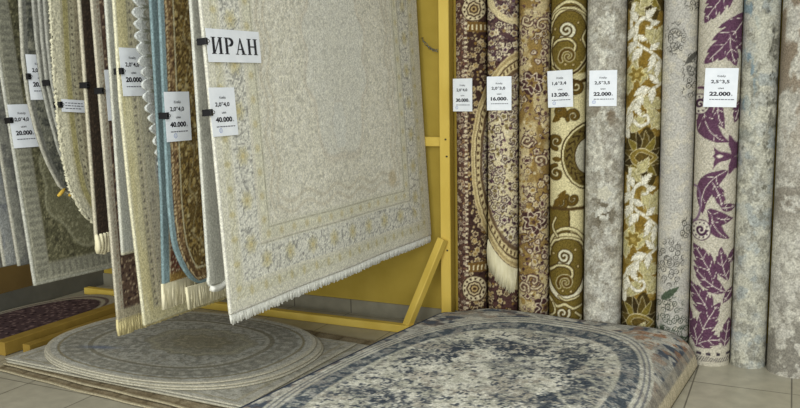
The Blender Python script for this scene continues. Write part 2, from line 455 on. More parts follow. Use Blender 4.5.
def art_d(A):
    X, Y = A.X, A.Y
    CR = (206, 196, 150); DK = (66, 50, 24); OL = (106, 90, 40)
    ol = np.maximum(ss(76, 73, Y + .03 * (X - 567) ** 2 * .3), ss(208, 209, Y))
    A.put(OL, ol)
    A.put(CR, ss(569, 571, X) * ss(208, 210, Y) * ss(238, 236, Y))
    A.stroke([(569.5, 208), (569.5, 238)], DK, .8)
    for y0 in (0, 226):
        A.stroke(arc(568, 30 + y0, 19, 22, 178, 360), CR, 1.6, 2.2, DK, 1.0)
        A.stroke(arc(568, 22 + y0, 18, 20, 190, 350), CR, 1.2, 1.4, DK, .8)
        A.stroke(spiral(565, 30 + y0, 8.5, 1.8, 2.2, -1), (208, 204, 176), 1.4, .8, DK, 1.0)
        A.stroke(curve([(551, 45 + y0), (557, 40 + y0), (567, 39 + y0), (573, 44 + y0), (573, 50 + y0), (569, 51 + y0)]), CR, 1.0, 1.1, DK, 1.2)
        A.stroke(spiral(567, 56 + y0, 8.5, 1.3, 2.6, 1), (84, 64, 26), 1.6, .8, (190, 180, 140), .8)
        for cx, cy in ((576, 23), (580, 62), (572, 65), (564, 64), (579, 40), (554, 28), (553, 62)):
            A.disc(cx, cy + y0, 1.7, DK); A.disc(cx, cy + y0, 1.1, (190, 172, 120))
    A.stroke(arc(567, 40, 21, 34, 20, 160), DK, 1.1, 1.1, CR, 1.0)
    A.stroke(arc(567, 268, 21, 30, 10, 170), (212, 206, 178), 2.2, 2.2, DK, 1.2)
    A.stroke(spiral(564, 313, 7, 1.4, -.5, 1), (206, 200, 170), 1.2, .7, DK, 1.0)
    A.stroke(curve([(551, 300), (558, 306), (566, 304), (575, 308), (583, 305)]), CR, 1.4, 1.0, DK, .8)
    d = np.hypot(X - 593, (Y - 156) * .93)
    fld = ss(76, 78, Y) * ss(206, 204, Y)
    A.put(DK, ss(33, 32.4, d) * fld); A.put(CR, ss(31.6, 31, d) * fld); A.put((100, 86, 44), ss(30, 29.4, d) * fld)
    an = np.arctan2(Y - 156, X - 593)
    A.put((58, 44, 22), ss(.2, .6, np.cos(an * 22 + 2 * np.sin(d))) * ss(29, 27, d) * ss(20, 22, d) * fld)
    A.put(DK, ss(19.5, 19, d) * fld); A.put((176, 172, 152), ss(18.4, 17.8, d) * fld)
    for P_ in ([(551, 18), (554, 12), (562, 8), (574, 9), (584, 15)], [(552, 64), (549.5, 50), (552, 36)], [(584, 246), (580, 240), (568, 237), (556, 240), (551, 247)], [(556, 218), (553, 228), (558, 236)], [(551, 318), (556, 312), (554, 304)],
               [(577, 312), (583, 318), (577, 323)], [(584, 30), (581, 38), (584, 46)], [(560, 296), (568, 300), (580, 296)]):
        A.stroke(curve(P_), CR, .8, .9, DK, .8)
    for cx, cy, r, a, s in ((556, 141, 7.5, 1.6, 1), (556, 173, 8, -1.6, -1), (573, 116, 7, 2.6, 1), (559, 112, 6, .6, -1), (573, 199, 6.5, -2.6, -1), (560, 203, 6.5, -.4, 1), (575, 86, 8, 2.9, -1)):
        A.stroke(spiral(cx, cy, r, 1.35, a, s), (92, 72, 28), 1.7, .8, (58, 44, 22), .6)
    A.leaf((552, 122), (566, 108), 3.6, (98, 76, 30)); A.leaf((552, 159), (562, 159), 3, (96, 76, 32)); A.leaf((566, 190), (552, 212), 4, (98, 76, 30))
    A.stroke(curve([(571, 80), (578, 82), (586, 79)]), (76, 58, 26), 1.6)
    A.put((76, 58, 30), ss(206, 208, Y) * ss(211, 209, Y))
def distressed(A, light, dark, extra, s1, s2, seed, lo=.5, hi=.62, dk=.8):
    X, Y = A.X, A.Y
    n = fbm(X / s1, Y / s1, seed, 5, .6); n2 = fbm(X / s2, Y / (s2 * 1.4), seed + 4, 5, .62); n3 = fbm(X / 2.2, Y / 2.2, seed + 2, 2, .8)
    A.put(light, ss(.42, .6, n)); A.put(dark, ss(lo, hi, n2) * dk)
    if extra is not None: A.put(extra, ss(.58, .68, fbm(X / s1, Y / s1, seed + 7, 4)) * .7)
    A.shade(.84 + .32 * n3)
def art_e(A):
    X, Y = A.X, A.Y
    distressed(A, (188, 186, 174), (128, 122, 106), (200, 197, 182), 9, 6, 1, .50, .60, .55)
    w = fbm(X / 9, Y / 9, 3, 4)
    A.put((100, 92, 76), ss(.47, .54, w) * np.exp(-((Y - 215) / 34) ** 2 - ((X - 604) / 14) ** 2))
    A.put((112, 100, 82), ss(.5, .6, w) * np.exp(-((Y - 112) / 14) ** 2 - ((X - 606) / 12) ** 2))
    A.disc(604, 193, 7, (190, 186, 168), k=5, amp=.15)
def art_f(A):
    X, Y = A.X, A.Y
    WH = (212, 208, 190); KH = (178, 170, 126); DK = (58, 46, 22)
    d, d2, an, rd = cells(X / 8, Y / 8, 3, .8)
    A.put((142, 122, 66), ss(.45, .38, d) * (rd > .5))
    for y0 in (-165, 0, 165, 330):
        A.disc(643, 157 + y0, 27, (66, 54, 24), k=9, amp=.14, ph=.5)
        for k in range(12):
            a = -PI + k * 2 * PI / 12 + .2
            A.leaf((641 + 3 * math.cos(a), 157 + y0 + 4 * math.sin(a)), (641 + 19 * math.cos(a), 157 + y0 + 27 * math.sin(a)), 3.6, ((82, 68, 30), (116, 102, 44), (54, 44, 22))[k % 3], None, 2, .05, (198, 188, 152), .45, .1)
        A.leaf((629, 157 + y0), (657, 157 + y0), 8.5, (128, 110, 52), None, 1, 0, (206, 196, 160), .8, 0)
        A.leaf((634, 157 + y0), (652, 157 + y0), 4.6, (88, 72, 32), None, 1, 0, (196, 186, 150), .6, 0)
        # khaki foliage behind the scroll
        for b, t, w in (((642, 26), (662, 50), 8), ((640, 16), (628, 2), 6), ((650, 58), (663, 86), 7), ((638, 98), (662, 106), 9), ((646, 108), (662, 130), 8), ((630, 132), (642, 112), 7),
                        ((650, 40), (662, 24), 6), ((634, 60), (626, 94), 6), ((648, 66), (638, 84), 5), ((636, 8), (648, -8), 6), ((628, 44), (634, 66), 5), ((650, 128), (660, 112), 5)):
            A.leaf((b[0], b[1] + y0), (t[0], t[1] + y0), w, KH, (152, 142, 94), 4, .04, (214, 206, 176), .6, .45, .35)
        A.disc(634, 74 + y0, 7.5, (200, 186, 126), k=6, amp=.25); A.disc(634, 74 + y0, 6.3, (128, 108, 50), k=6, amp=.25); A.disc(634, 74 + y0, 2.5, (168, 148, 84))
        # white scrolling stems with lobed leaves
        A.stroke(curve([(630, 4 + y0), (628, 24 + y0), (634, 42 + y0), (648, 52 + y0), (658, 62 + y0), (661, 76 + y0)]), WH, 1.8, 1.2)
        A.stroke(curve([(632, 42 + y0), (633, 26 + y0), (640, 18 + y0), (647, 21 + y0), (647, 28 + y0), (643, 28 + y0)]), WH, 2.2, 1.2, (120, 106, 62), .4)
        A.stroke(curve([(626, 136 + y0), (627, 112 + y0), (636, 98 + y0), (648, 90 + y0), (661, 82 + y0)]), WH, 2.4, 1.4)
        A.stroke(curve([(628, 116 + y0), (638, 125 + y0), (646, 122 + y0), (645, 115 + y0), (641, 116 + y0)]), WH, 2.0, 1.0, (120, 106, 62), .4)
        for b, t, w, bd in (((648, 88), (632, 96), 4.5, .1), ((640, 94), (628, 112), 4.5, -.1), ((652, 86), (650, 104), 4, .1), ((634, 102), (640, 116), 4, .1), ((656, 84), (646, 74), 3.5, 0), ((630, 112), (626, 128), 4, 0),
                            ((634, 40), (626, 54), 4.2, .1), ((640, 47), (630, 62), 4.5, .1), ((650, 53), (644, 72), 4.2, -.1), ((646, 50), (656, 42), 3.6, 0), ((656, 60), (653, 78), 3.6, 0), ((630, 26), (625, 40), 3.6, 0),
                            ((634, 34), (644, 40), 3.6, .1), ((633, 22), (626, 10), 4, .1), ((642, 20), (652, 8), 4, -.1), ((646, 24), (656, 22), 3, 0)):
            A.leaf((b[0], b[1] + y0), (t[0], t[1] + y0), w * 1.1, WH, None, 4, bd, (120, 106, 62), .45, .55)
    A.shade(.9 + .2 * vnoise(X / 1.7, Y / 1.7, 5))
def art_g(A):
    X, Y = A.X, A.Y
    A.shade(.93 + .1 * fbm(X / 8, Y / 8, 2)); 
    A.put((192, 186, 168), ss(.5, .65, fbm(X / 6, Y / 6, 5)) * .6)
    def clump(cx, cy, rx, ry): return np.exp(-(((X - cx) / rx) ** 2 + ((Y - cy) / ry) ** 2) ** 1.5)
    m = np.maximum.reduce([clump(671, 38, 11, 18), clump(687, 70, 9, 20), clump(688, 4, 10, 8), clump(686, 92, 8, 8), clump(688, 228, 8, 12), clump(672, 262, 15, 26), clump(673, 304, 16, 10), clump(675, 325, 20, 14)])
    m = ss(.3, .6, m)
    d, d2, an, rd = cells(X / 6.5, Y / 6.5, 4, .7)
    g = np.where((Y > 290)[..., None], np.array((60, 70, 56.)), np.array((78, 76, 70.)))
    ring = ss(.09, .03, np.abs(d - .36)) + ss(.13, .08, d)
    mm = np.clip(ring, 0, 1) * m * .95
    A.C = A.C * (1 - mm[..., None]) + g * mm[..., None]
    for cx, cy, r, s in ((671, 34, 7, 1), (669, 46, 5, -1), (688, 70, 5, 1), (672, 262, 7, -1), (680, 246, 4, 1), (689, 228, 5, 1), (672, 306, 6, 1)):
        A.stroke(spiral(cx, cy, r, 1.6, cy, s), (90, 88, 82), .45, .3)
    A.leaf((682, 64), (694, 50), 3, (84, 82, 76)); A.leaf((664, 300), (682, 286), 4, (72, 84, 66))
    A.put((70, 82, 66), ss(.55, .62, fbm(X / 4, Y / 4, 6)) * ss(322, 330, Y))
def art_h(A):
    X, Y = A.X, A.Y
    P = (92, 62, 82); V = (206, 198, 186)
    u = (X + Y * .8) % 7; v = (X - Y * .8) % 7
    A.put((146, 140, 116), np.maximum(ss(.9, .3, np.abs(u - 3.5)), ss(.9, .3, np.abs(v - 3.5))) * .3)
    LV = [((728, -14), (699, 22), 9, 4, .05), ((741, 12), (700, 63), 11.5, 4, -.06), ((724, 34), (731, 66), 6, 3, .05), ((742, 36), (729, 50), 5, 3, 0), ((742, 68), (733, 46), 4, 2, .2),
          ((702, 104), (727, 142), 7.5, 2, .22), ((715, 104), (722, 128), 4, 2, .1), ((738, 100), (732, 122), 4, 3, 0),
          ((726, 170), (703, 214), 6.5, 2, .2), ((712, 182), (723, 208), 4.5, 3, -.05),
          ((708, 210), (734, 218), 5, 2, .15), ((712, 214), (731, 238), 4.5, 2, .15), ((722, 208), (736, 206), 3, 2, 0),
          ((718, 284), (695, 245), 8.5, 4, .04), ((731, 280), (723, 246), 5.5, 3, -.06), ((742, 250), (730, 262), 4, 2, 0),
          ((729, 292), (696, 268), 6, 4, -.05), ((716, 318), (691, 284), 8, 4, .05), ((738, 288), (727, 302), 3, 2, 0),
          ((703, 346), (724, 302), 8.5, 4, -.06), ((700, 347), (731, 340), 5.5, 3, -.12), ((702, 346), (689, 318), 6, 3, .1), ((692, 344), (690, 304), 3.5, 3, .05), ((730, 346), (734, 318), 5, 3, 0)]
    for b, t, w, n, bd in LV:
        A.leaf(b, t, w * 1.38, P, V, n, bd, (70, 46, 64), .25, .36 if n > 2 else .05, .40)
    # tulip
    A.leaf((733, 155), (712, 146), 4, P, None, 1, -.25, None, 0, 0); A.leaf((733, 156), (712, 168), 4, P, None, 1, .25, None, 0, 0)
    A.leaf((735, 156), (727, 134), 4.2, P, None, 2, 0, None, 0, .2); A.leaf((735, 156), (728, 174), 4.2, P, None, 2, 0, None, 0, .2); A.leaf((730, 156), (738, 140), 4, P); A.leaf((730, 156), (738, 170), 4, P)
    A.leaf((712, 155.5), (731, 155.5), 4, P, None, 1, 0, None, 0, 0); A.leaf((715, 155.5), (722, 155.5), 1.7, (214, 206, 190), None, 1, 0, None, 0, 0)
    for cx, cy, s in ((702, 230, 1), (697, 104, -1)):
        A.disc(cx, cy, 10.5, (70, 46, 66)); A.disc(cx, cy, 9.6, (206, 200, 184))
        for k in range(11):
            a = k * 2 * PI / 11; A.disc(cx + 7.4 * math.cos(a), cy + 7.4 * math.sin(a), .9, (60, 44, 58))
        A.stroke(spiral(cx, cy, 5.5, 1.2, 0, s), (66, 42, 62), 1.3, 1.0)
    A.stroke(arc(697, 104, 12, 17, -100, 100), P, 1.3)
    A.stroke(arc(694, 204, 7, 18, -100, 100), (120, 96, 116), 1.0)
    bt = ss(348, 349, Y)
    A.put((190, 184, 166), bt)
    A.put((60, 52, 62), bt * ss(1.6, 1.2, np.abs(Y - 353.5)) * ss(.1, .3, np.cos((X - 714) * .62) + .25 * (np.abs(X - 714) < 5)))
    A.put((84, 78, 80), bt * ss(2.6, 2.2, np.abs(Y - 359)) * ss(0, .4, np.sin((X + Y * .6) * 2.6)))
def art_i(A):
    X, Y = A.X, A.Y
    distressed(A, (180, 178, 162), (138, 136, 124), (150, 156, 154), 13, 7, 2, .5, .6)
    A.put((120, 138, 146), ss(.5, .62, fbm(X / 7, Y / 16, 6, 4)) * ss(756, 746, X) * ss(150, 90, Y) * .9)
    A.put((56, 54, 48), ss(.62, .68, fbm(X / 3, Y / 9, 8, 3)) * np.exp(-((X - 764) / 4) ** 2) * ss(150, 80, Y))
    A.put((104, 102, 90), ss(.6, .66, fbm(X / 4, Y / 6, 9, 3)) * ss(756, 762, X) * ss(240, 200, Y) * .8)
    A.put((190, 188, 172), ss(.56, .64, fbm(X / 9, Y / 14, 5, 3)) * .6)
def art_j(A):
    X, Y = A.X, A.Y
    distressed(A, (188, 185, 172), (150, 146, 134), None, 14, 7, 5, .5, .60, .6)
    A.put((126, 112, 94), ss(.5, .62, fbm(X / 14, Y / 30, 3, 4)) * ss(190, 60, Y) * .85)
    A.put((132, 126, 114), ss(.48, .58, fbm(X / 16, Y / 12, 8, 5)) * np.exp(-((Y - 200) / 22) ** 2))
    A.put((120, 116, 106), ss(.46, .58, fbm(X / 10, Y / 12, 11, 5)) * ss(270, 330, Y) * .8)

ROLL_INFO = [
    (art_a, (62, 44, 38), 'rolled burgundy oriental rug with cream medallions, against the yellow post', 'burgundy'),
    (art_b, (78, 54, 50), 'rolled oval rug with cream fringe curving across its lower half, second roll from the post', 'oval'),
    (art_c, (134, 110, 64), 'rolled golden brown rug with dark rosettes and no price tag, third from the post', 'gold'),
    (art_d, (204, 194, 150), 'rolled cream rug with olive brown scrolls and part of a large ring', 'scroll'),
    (art_e, (164, 160, 148), 'rolled plain grey beige rug with faded blotches and a white price tag', 'grey'),
    (art_f, (124, 100, 42), 'rolled olive brown rug with large white acanthus scrolls', 'acanthus'),
    (art_g, (180, 177, 168), 'rolled pale grey rug with sparse black paisley clusters', 'paisley'),
    (art_h, (190, 184, 168), 'rolled beige rug with big purple leaves and a white price tag', 'purple'),
    (art_i, (168, 168, 158), 'rolled grey rug with faded blue patches, right of the purple leaf roll', 'blue'),
    (art_j, (180, 177, 166), 'rolled faded beige and brown rug at the right edge of the photo', 'beige'),
]
YT = np.array([-120., -40, 0, 100, 200, 300, 380, 420])
def ztab(t):
    a = (t[0] - t[1]); b = t[2] - t[3]
    return np.array([t[0] + a * 1.2 * .96, t[0] + a * .4 * .98, t[0], t[1], t[2], t[3], t[3] - b * .8 * 1.03, t[3] - b * 1.2 * 1.04])

WARP = (1.5, 1.5, 3, 1.2, 0, 1.5, 0, 1.0, 0, 0)
def roll_rug(i):
    cx, cy, r, x0, x1, zt = ROLLS[i]; fn, base, label, _ = ROLL_INFO[i]
    top = 2.42 + 0.05 * math.sin(i * 2.3)
    th = np.concatenate([np.linspace(-100, 100, 76), np.linspace(108, 252, 20)]) * PI / 180
    z = np.concatenate([np.linspace(0.0, 2.02, 400), np.linspace(2.03, top, 20)])
    T, Z = np.meshgrid(th, z)
    face = math.atan2(FACE[1] - cy, FACE[0] - cx)
    yt = ztab(zt)
    Y = np.interp(-Z, -yt, YT)
    tt = np.where(T > PI, T - 2 * PI, T)
    s = np.where(np.abs(tt) <= PI / 2, np.sin(tt), np.sign(tt) * (1 + (np.abs(tt) - PI / 2)))
    X = 0.5 * (x0 + x1) + 0.5 * (x1 - x0) * s
    wp = WARP[i]
    A = Art(X + wp * (fbm(X / 5, Y / 5, 3, 2) - .5), Y + wp * (fbm(X / 5, Y / 5, 8, 2) - .5), base); fn(A)
    # a slightly uneven, wound body with the outer flap ending at the back
    rr = r * .985 * (1 + 0.005 * np.sin(Z * 3.1 + i) * np.cos(2 * T + i)) - 0.010 * ss(2.9, 4.2, T) * (T > 1.8)
    ang = face + T
    V = np.stack([cx + rr * np.cos(ang), cy + rr * np.sin(ang), Z], -1)
    ny, nx = T.shape
    Q = [gq(ny, nx, 0, False, True)]
    V = V.reshape(-1, 3); C = A.C.reshape(-1, 3)
    # wound ends: an inward spiral of backing seen from above or below
    for row, zz, fl in ((0, 0.0, True), (ny - 1, top, False)):
        ring = V[row * nx:(row + 1) * nx]
        b0 = len(V); rings = [ring]
        for k in range(1, 9):
            f = 1 - k / 9.0
            q = ring.copy(); q[:, :2] = np.array([cx, cy]) + (ring[:, :2] - [cx, cy]) * f; q[:, 2] = zz - (0.0 if fl else 0.004) * (k % 2)
            rings.append(q)
        V = np.vstack([V] + rings); cc = np.vstack([np.tile(np.array((150, 140, 118.)) * (1 - .35 * (k % 2)), (nx, 1)) for k in range(9)])
        C = np.vstack([C, cc]); Q.append(gq(9, nx, b0, fl, True))
    o = fastmesh('rolled_rug', V, np.vstack(Q), C, M_ROLL)
    tag(o, label, 'rolled rug', 'rolled rugs standing along the wall')
    return o

rolls = [roll_rug(i) for i in range(10)]

# fringe of the oval roll, lying on the roll's surface
def roll_fringe():
    cx, cy, r, x0, x1, zt = ROLLS[1]
    yt = ztab(zt); face = math.atan2(FACE[1] - cy, FACE[0] - cx)
    parts = []
    def P(X, Y, rr):
        s = max(-1, min(1, (X - 503.5) / 15.5)); t = math.asin(s)
        return (cx + rr * math.cos(face + t), cy + rr * math.sin(face + t), float(np.interp(Y, YT, yt)))
    X = 489.0
    while X < 517.5:
        Y = 160 + 112 * math.sqrt(max(0, 1 - ((X - 530) / 59) ** 2)) * 1.0
        lx, ly = -0.25 * 12, 22 + 4 * random.random()
        p0 = P(X, Y, r + .003); p1 = P(X + lx * .5, Y + ly * .5, r + .005); p2 = P(max(488.2, X + lx), Y + ly, r + .003)
        parts.append(tube([p0, p1, p2], [.0032, .0034, .0022], 5))
        X += 0.62
    v, f = merge(parts)
    child('fringe', v, f, M_FRINGE, rolls[1], True)
roll_fringe()

# ------------------------------------------------------------------ lettering
_tm = {}
def text_mesh(s, bold=0.0):
    k = (s, bold)
    if k not in _tm:
        c = bpy.data.curves.new('t', 'FONT'); c.body = s; c.offset = bold; c.resolution_u = 3
        o = bpy.data.objects.new('t', c); COL.objects.link(o)
        bpy.context.view_layer.update()
        me = bpy.data.meshes.new_from_object(o.evaluated_get(bpy.context.evaluated_depsgraph_get()))
        V = [(v.co.x, v.co.y) for v in me.vertices]; F = [tuple(p.vertices) for p in me.polygons]
        bpy.data.objects.remove(o); bpy.data.curves.remove(c); bpy.data.meshes.remove(me)
        _tm[k] = (V, F)
    return _tm[k]

def laid(s, x, y, h, bold=0.0, width=None, align='c'):
    """text laid out flat: centre x, baseline y, cap height h; optional total width"""
    V, F = text_mesh(s, bold)
    xs = [v[0] for v in V]; k = h / 0.72; w = (max(xs) - min(xs)) * k
    kx = k * (width / w if width else 1.0)
    return [((v[0] - (max(xs) + min(xs)) / 2) * kx + x, v[1] * k + y) for v in V], F

def rect(x0, x1, y0, y1):
    return [(x0, y0), (x1, y0), (x1, y1), (x0, y1)], [(0, 1, 2, 3)]

def ring2(cx, cy, r0, r1, a0=0, a1=360, n=24, ex=1.0):
    V = []; F = []
    for i in range(n + 1):
        a = math.radians(a0 + (a1 - a0) * i / n)
        V += [(cx + r0 * ex * math.cos(a), cy + r0 * math.sin(a)), (cx + r1 * ex * math.cos(a), cy + r1 * math.sin(a))]
    for i in range(n): F.append((2 * i, 2 * i + 1, 2 * i + 3, 2 * i + 2))
    return V, F

class Frame:
    """a flat frame in space: origin, right, up, out"""
    def __init__(s, o, r, u):
        s.o = Vector(o); s.r = Vector(r).normalized(); s.u = Vector(u).normalized(); s.n = s.r.cross(s.u).normalized()
    def p(s, x, y, h=0.0): return tuple(s.o + s.r * x + s.u * y + s.n * h)
    def rot(s, deg):
        a = math.radians(deg); return Frame(s.o, s.r * math.cos(a) + s.u * math.sin(a), s.u * math.cos(a) - s.r * math.sin(a))

def flat(fr, parts, h):
    V, F = merge([([(v[0], v[1], 0) for v in p[0]], p[1]) for p in parts])
    return [fr.p(v[0], v[1], h) for v in V], F

def paper(fr, w, h, bow=0.004):
    """a thin sheet with a slight bow, origin at its centre"""
    V = []; F = []; n = 6
    for k, hh in ((0, 0.0), (1, -0.0008)):
        for i in range(n + 1):
            x = -w / 2 + w * i / n
            for y in (-h / 2, h / 2):
                V.append(fr.p(x, y, hh))
    m = 2 * (n + 1)
    for i in range(n):
        a = 2 * i
        F.append((a, a + 2, a + 3, a + 1)); F.append((m + a, m + a + 1, m + a + 3, m + a + 2))
        F.append((a, m + a, m + a + 2, a + 2)); F.append((a + 1, a + 3, m + a + 3, m + a + 1))
    F.append((0, 1, m + 1, m)); F.append((2 * n, m + 2 * n, m + 2 * n + 1, 2 * n + 1))
    return V, F

def price_tag(fr, w, h, size, price, label, stamp=None):
    e = empty('price_tag', fr.o, label, 'price tag', 'white price tags')
    v, f = paper(fr, w, h); child('card', v, f, M_PAPER, e)
    L = [laid('Ковёр', 0, h * .27, h * .05, .01), laid(size, -w * .03, h * .115, h * .082, .03, w * .56), laid('цена', 0, -h * .035, h * .045, .01),
         laid(price, -w * .02, -h * .205, h * .098, .045, w * .64), laid('р.', w * .345, -h * .205, h * .035, .02)]
    v, f = flat(fr, L, .0007); child('lettering', v, f, M_INK, e)
    dash = []; x = -w * .33
    rnd = random.Random(label)
    while x < w * .34:
        d = w * rnd.uniform(.05, .11); dash.append(rect(x, x + d, -h * .315, -h * .293)); x += d + w * .018
    v, f = flat(fr, dash, .0007); child('fine_print', v, f, M_GREYINK, e)
    if stamp:
        v, f = flat(fr, [ring2(stamp * w, -h * .385, h * .04, h * .05), ring2(stamp * w, -h * .385, h * .018, h * .024)], .0007)
        child('stamp', v, f, M_STAMP, e)
    return e

# ------------------------------------------------------------------ hanging rugs
class Hung:
    """a rug hanging from a swing arm: its free edge near y=-2.1 and its hinge edge near the wall.
    u runs from the free edge to the hinge, z is the height."""
    def __init__(s, xft, xfb, zb, xht, xhb, width=2.0, edge=None, wave=0.0, ph=0.0, yf=-2.1, yh=-0.1):
        s.__dict__.update(xft=xft, xfb=xfb, zb=zb, xht=xht, xhb=xhb, width=width, edge=edge, wave=wave, ph=ph, yf=yf, yh=yh)
    def P(s, u, z, off=0.0):
        u = np.asarray(u, float); z = np.asarray(z, float)
        t = (z - s.zb) / (1.9 - s.zb)
        xf = s.xfb + (s.xft - s.xfb) * t; xh = s.xhb + (s.xht - s.xhb) * t
        l = np.hypot(xh - xf, s.yh - s.yf)
        dx = (xh - xf) / l; dy = (s.yh - s.yf) / l
        w = s.wave * np.sin(u * 7.0 + s.ph + z * 1.3) * ss(0.15, 0.6, u) * ss(2.4, 1.2, z)
        k = u * 0
        return np.stack([xf + dx * (u + k) + dy * (off + w), s.yf + dy * (u + k) - dx * (off + w), z + 0 * u], -1)
    def e(s, z):
        if s.edge is None: return np.zeros_like(np.asarray(z, float))
        zs, us = s.edge
        return np.interp(z, zs, us)
    def frame(s, u, z, off):
        o = s.P(u, z, off); r = s.P(u + .05, z, off) - o; up = s.P(u, z + .05, off) - o
        return Frame(o, r, up)

def hanging_rug(h, design, label, top=2.40, th=0.012, mat=M_RUG, fine=0.55, du=0.007, dz=0.008, shag=0.0, scallop=None, coarse=0.03, back=None, body_bottom=None):
    zb = h.zb if body_bottom is None else body_bottom
    u1 = np.arange(0, fine, du); u2 = np.arange(fine, h.width + 1e-6, coarse)
    uu = np.concatenate([u1, u2]); uu[-1] = h.width
    z = np.concatenate([np.arange(zb, 1.98, dz), np.arange(1.98, top, 0.03), [top]])
    U, Z = np.meshgrid(uu, z)
    E0 = h.e(z)[:, None]
    if scallop is not None: E0 = E0 + scallop(z)[:, None]
    U = E0 + U * (h.width - E0) / h.width
    rs = np.random.RandomState(len(label))
    if shag: U[:, 0] += rs.uniform(-shag, shag, len(z)); U[:, 1] += rs.uniform(-shag, shag, len(z)) * .4
    puff = 0.0
    C = design(U, Z, U - E0)
    F = h.P(U, Z, 0.0); B = h.P(U, Z, -th)
    if shag:
        F = F + rs.uniform(-shag, shag, F.shape) * ss(.05, 0, U - E0)[..., None] * .6
    ny, nx = U.shape
    V = np.concatenate([F.reshape(-1, 3), B.reshape(-1, 3)]); n = ny * nx
    CB = C.copy()
    if back is not None: CB[:, 2:-2] = np.array(back, float)
    Q = [gq(ny, nx), gq(ny, nx, n, True)]
    def strip(a):
        a = np.asarray(a); return np.stack([a[:-1], a[:-1] + n, a[1:] + n, a[1:]], -1)
    g = np.arange(n).reshape(ny, nx)
    Q += [strip(g[0, :]), strip(g[:, -1]), strip(g[-1, ::-1]), strip(g[::-1, 0])]
    e = empty('hanging_rug', tuple(h.P(0.0, zb)), label, 'hanging rug', 'rugs hanging from the swing arms')
    fastmesh('rug_body', V, np.vstack(Q), np.concatenate([C.reshape(-1, 3), CB.reshape(-1, 3)]), mat, e)
    return e

def hung_fringe(h, e, u0, u1, ztop, ln, mat, step=0.006, r=0.0032, seed=1, jit=0.15, sway=0.0, name='fringe', zslope=0.0, off=-0.006):
    R = random.Random(seed); parts = []; u = u0
    while u <= u1:
        l = ln * (1 + R.uniform(-jit, jit)); zt = ztop(u) if callable(ztop) else ztop
        a = h.P(u, zt + .004, off); du = sway + R.uniform(-.004, .004)
        b = h.P(u + du * .5, zt - l * .5, off + R.uniform(-.003, .003)); c = h.P(u + du, zt - l, off + R.uniform(-.003, .003))
        parts.append(tube([tuple(a), tuple(b), tuple(c)], [r, r * 1.1, r * .95], 5))
        u += step * (1 + R.uniform(-.2, .2))
    v, f = merge(parts)
    return child(name, v, f, mat, e, True)

def border_lines(A, d, lines):
    for a, b, col in lines: A.put(col, ss(a - .001, a + .001, d) * ss(b + .001, b - .001, d))

# --- front rug (pale, Persian, vine border)
def d_front(U, Z, D):
    A = Art(U, Z, (208, 206, 188)); A.aa = .002
    eu = np.minimum(U, 2.0 - U); ez = Z - 0.59
    e = np.minimum(eu, ez); side = eu < ez
    t = np.where(side, Z, U)
    n = vnoise(U / .006, Z / .006, 1); n2 = fbm(U / .018, Z / .018, 3, 3)
    field = ss(.335, .34, e)
    A.put((214, 211, 194), field)
    worm = np.abs(vnoise(U / .015 + 2 * n2, Z / .015 - 2 * n2, 4) - .5)
    A.put((170, 168, 154), ss(.16, .03, worm) * field * .6)
    A.put((222, 220, 208), ss(.52, .66, n2) * field * .5)
    # faint medallion drawing in the field
    for cx, cz, rx, rz in ((1.02, 1.68, .30, .55), (1.0, 1.33, .07, .13)):
        q = np.hypot((U - cx) / rx, (Z - cz) / rz) + .08 * np.cos(8 * np.arctan2(Z - cz, U - cx))
        A.put((212, 214, 206), ss(1.0, .94, q) * .4 * field); A.put((188, 178, 160), ss(.06, .02, np.abs(q - 1)) * .25 * field)
    A.put((176, 158, 120), ss(.1, .05, np.hypot(U - 1.55, Z - 1.0) / .6) * .5)
    for dd in (.38, .43):
        A.put((186, 178, 156), ss(.012, .006, np.abs(e + .02 * np.cos(t * 24) - dd)) * .45 * field)
    # guard stripes and main border
    border_lines(A, e, [(.0, .012, (204, 202, 190)), (.040, .045, (206, 203, 190)), (.098, .103, (160, 158, 136)), (.103, .11, (206, 203, 186)), (.112, .247, (214, 213, 200)), (.25, .254, (158, 156, 136)), (.254, .262, (208, 204, 188)),
                        (.318, .323, (166, 163, 142)), (.328, .334, (204, 202, 184))])
    g1 = ss(.046, .05, e) * ss(.098, .094, e); g2 = ss(.262, .266, e) * ss(.318, .314, e)
    A.put((204, 202, 180), g1 * .7); A.put((206, 204, 182), g2 * .7)
    ph = (t / .105) % 1.0 - .5; q = np.hypot(ph * .105, e - .072); q2 = np.hypot(((t / .105 + .5) % 1.0 - .5) * .105, e - .29)
    A.put((190, 180, 136), ss(.026, .010, q + .004 * np.cos(6 * np.arctan2(e - .072, ph))) * .75)
    A.put((192, 182, 142), ss(.024, .010, q2) * .7)
    A.put((172, 166, 136), ss(.006, .002, np.abs(e - .072 - .014 * np.sin(t * 60))) * g1 * .5)
    vb = ss(.113, .117, e) * ss(.247, .243, e)
    p3 = ((t / .19) % 1.0 - .5) * .19
    q3 = np.hypot(p3, e - .18) * (1 + .12 * np.cos(6 * np.arctan2(e - .18, p3)))
    A.put((198, 192, 158), ss(.052, .022, q3) * .9 * vb)
    for sc, th_, sd in ((.052, .065, 5), (.034, .05, 8)):
        wx = t / sc + .9 * fbm(U / .06, Z / .06, 6 + sd, 2); we = e / sc + .9 * fbm(U / .06, Z / .06, 9 + sd, 2)
        d1, d2, an, rd = cells(wx, we, sd, .95)
        A.put((118, 118, 114), ss(th_ + .05, th_ * .3, d2 - d1) * vb * ss(.27, .4, fbm(U / .045, Z / .045, sd, 2)) * ss(.014, .024, q3) * .6)
        A.put((150, 150, 140), ss(.12, .07, d1) * vb * (rd > .7) * .6)
    A.put((188, 172, 122), ss(.016, .008, q3) * .6)
    A.shade(.93 + .14 * n)
    return A.C
H13 = Hung(-.167, -.085, .547, -.13, -.057, 2.03, None, .006, .4)
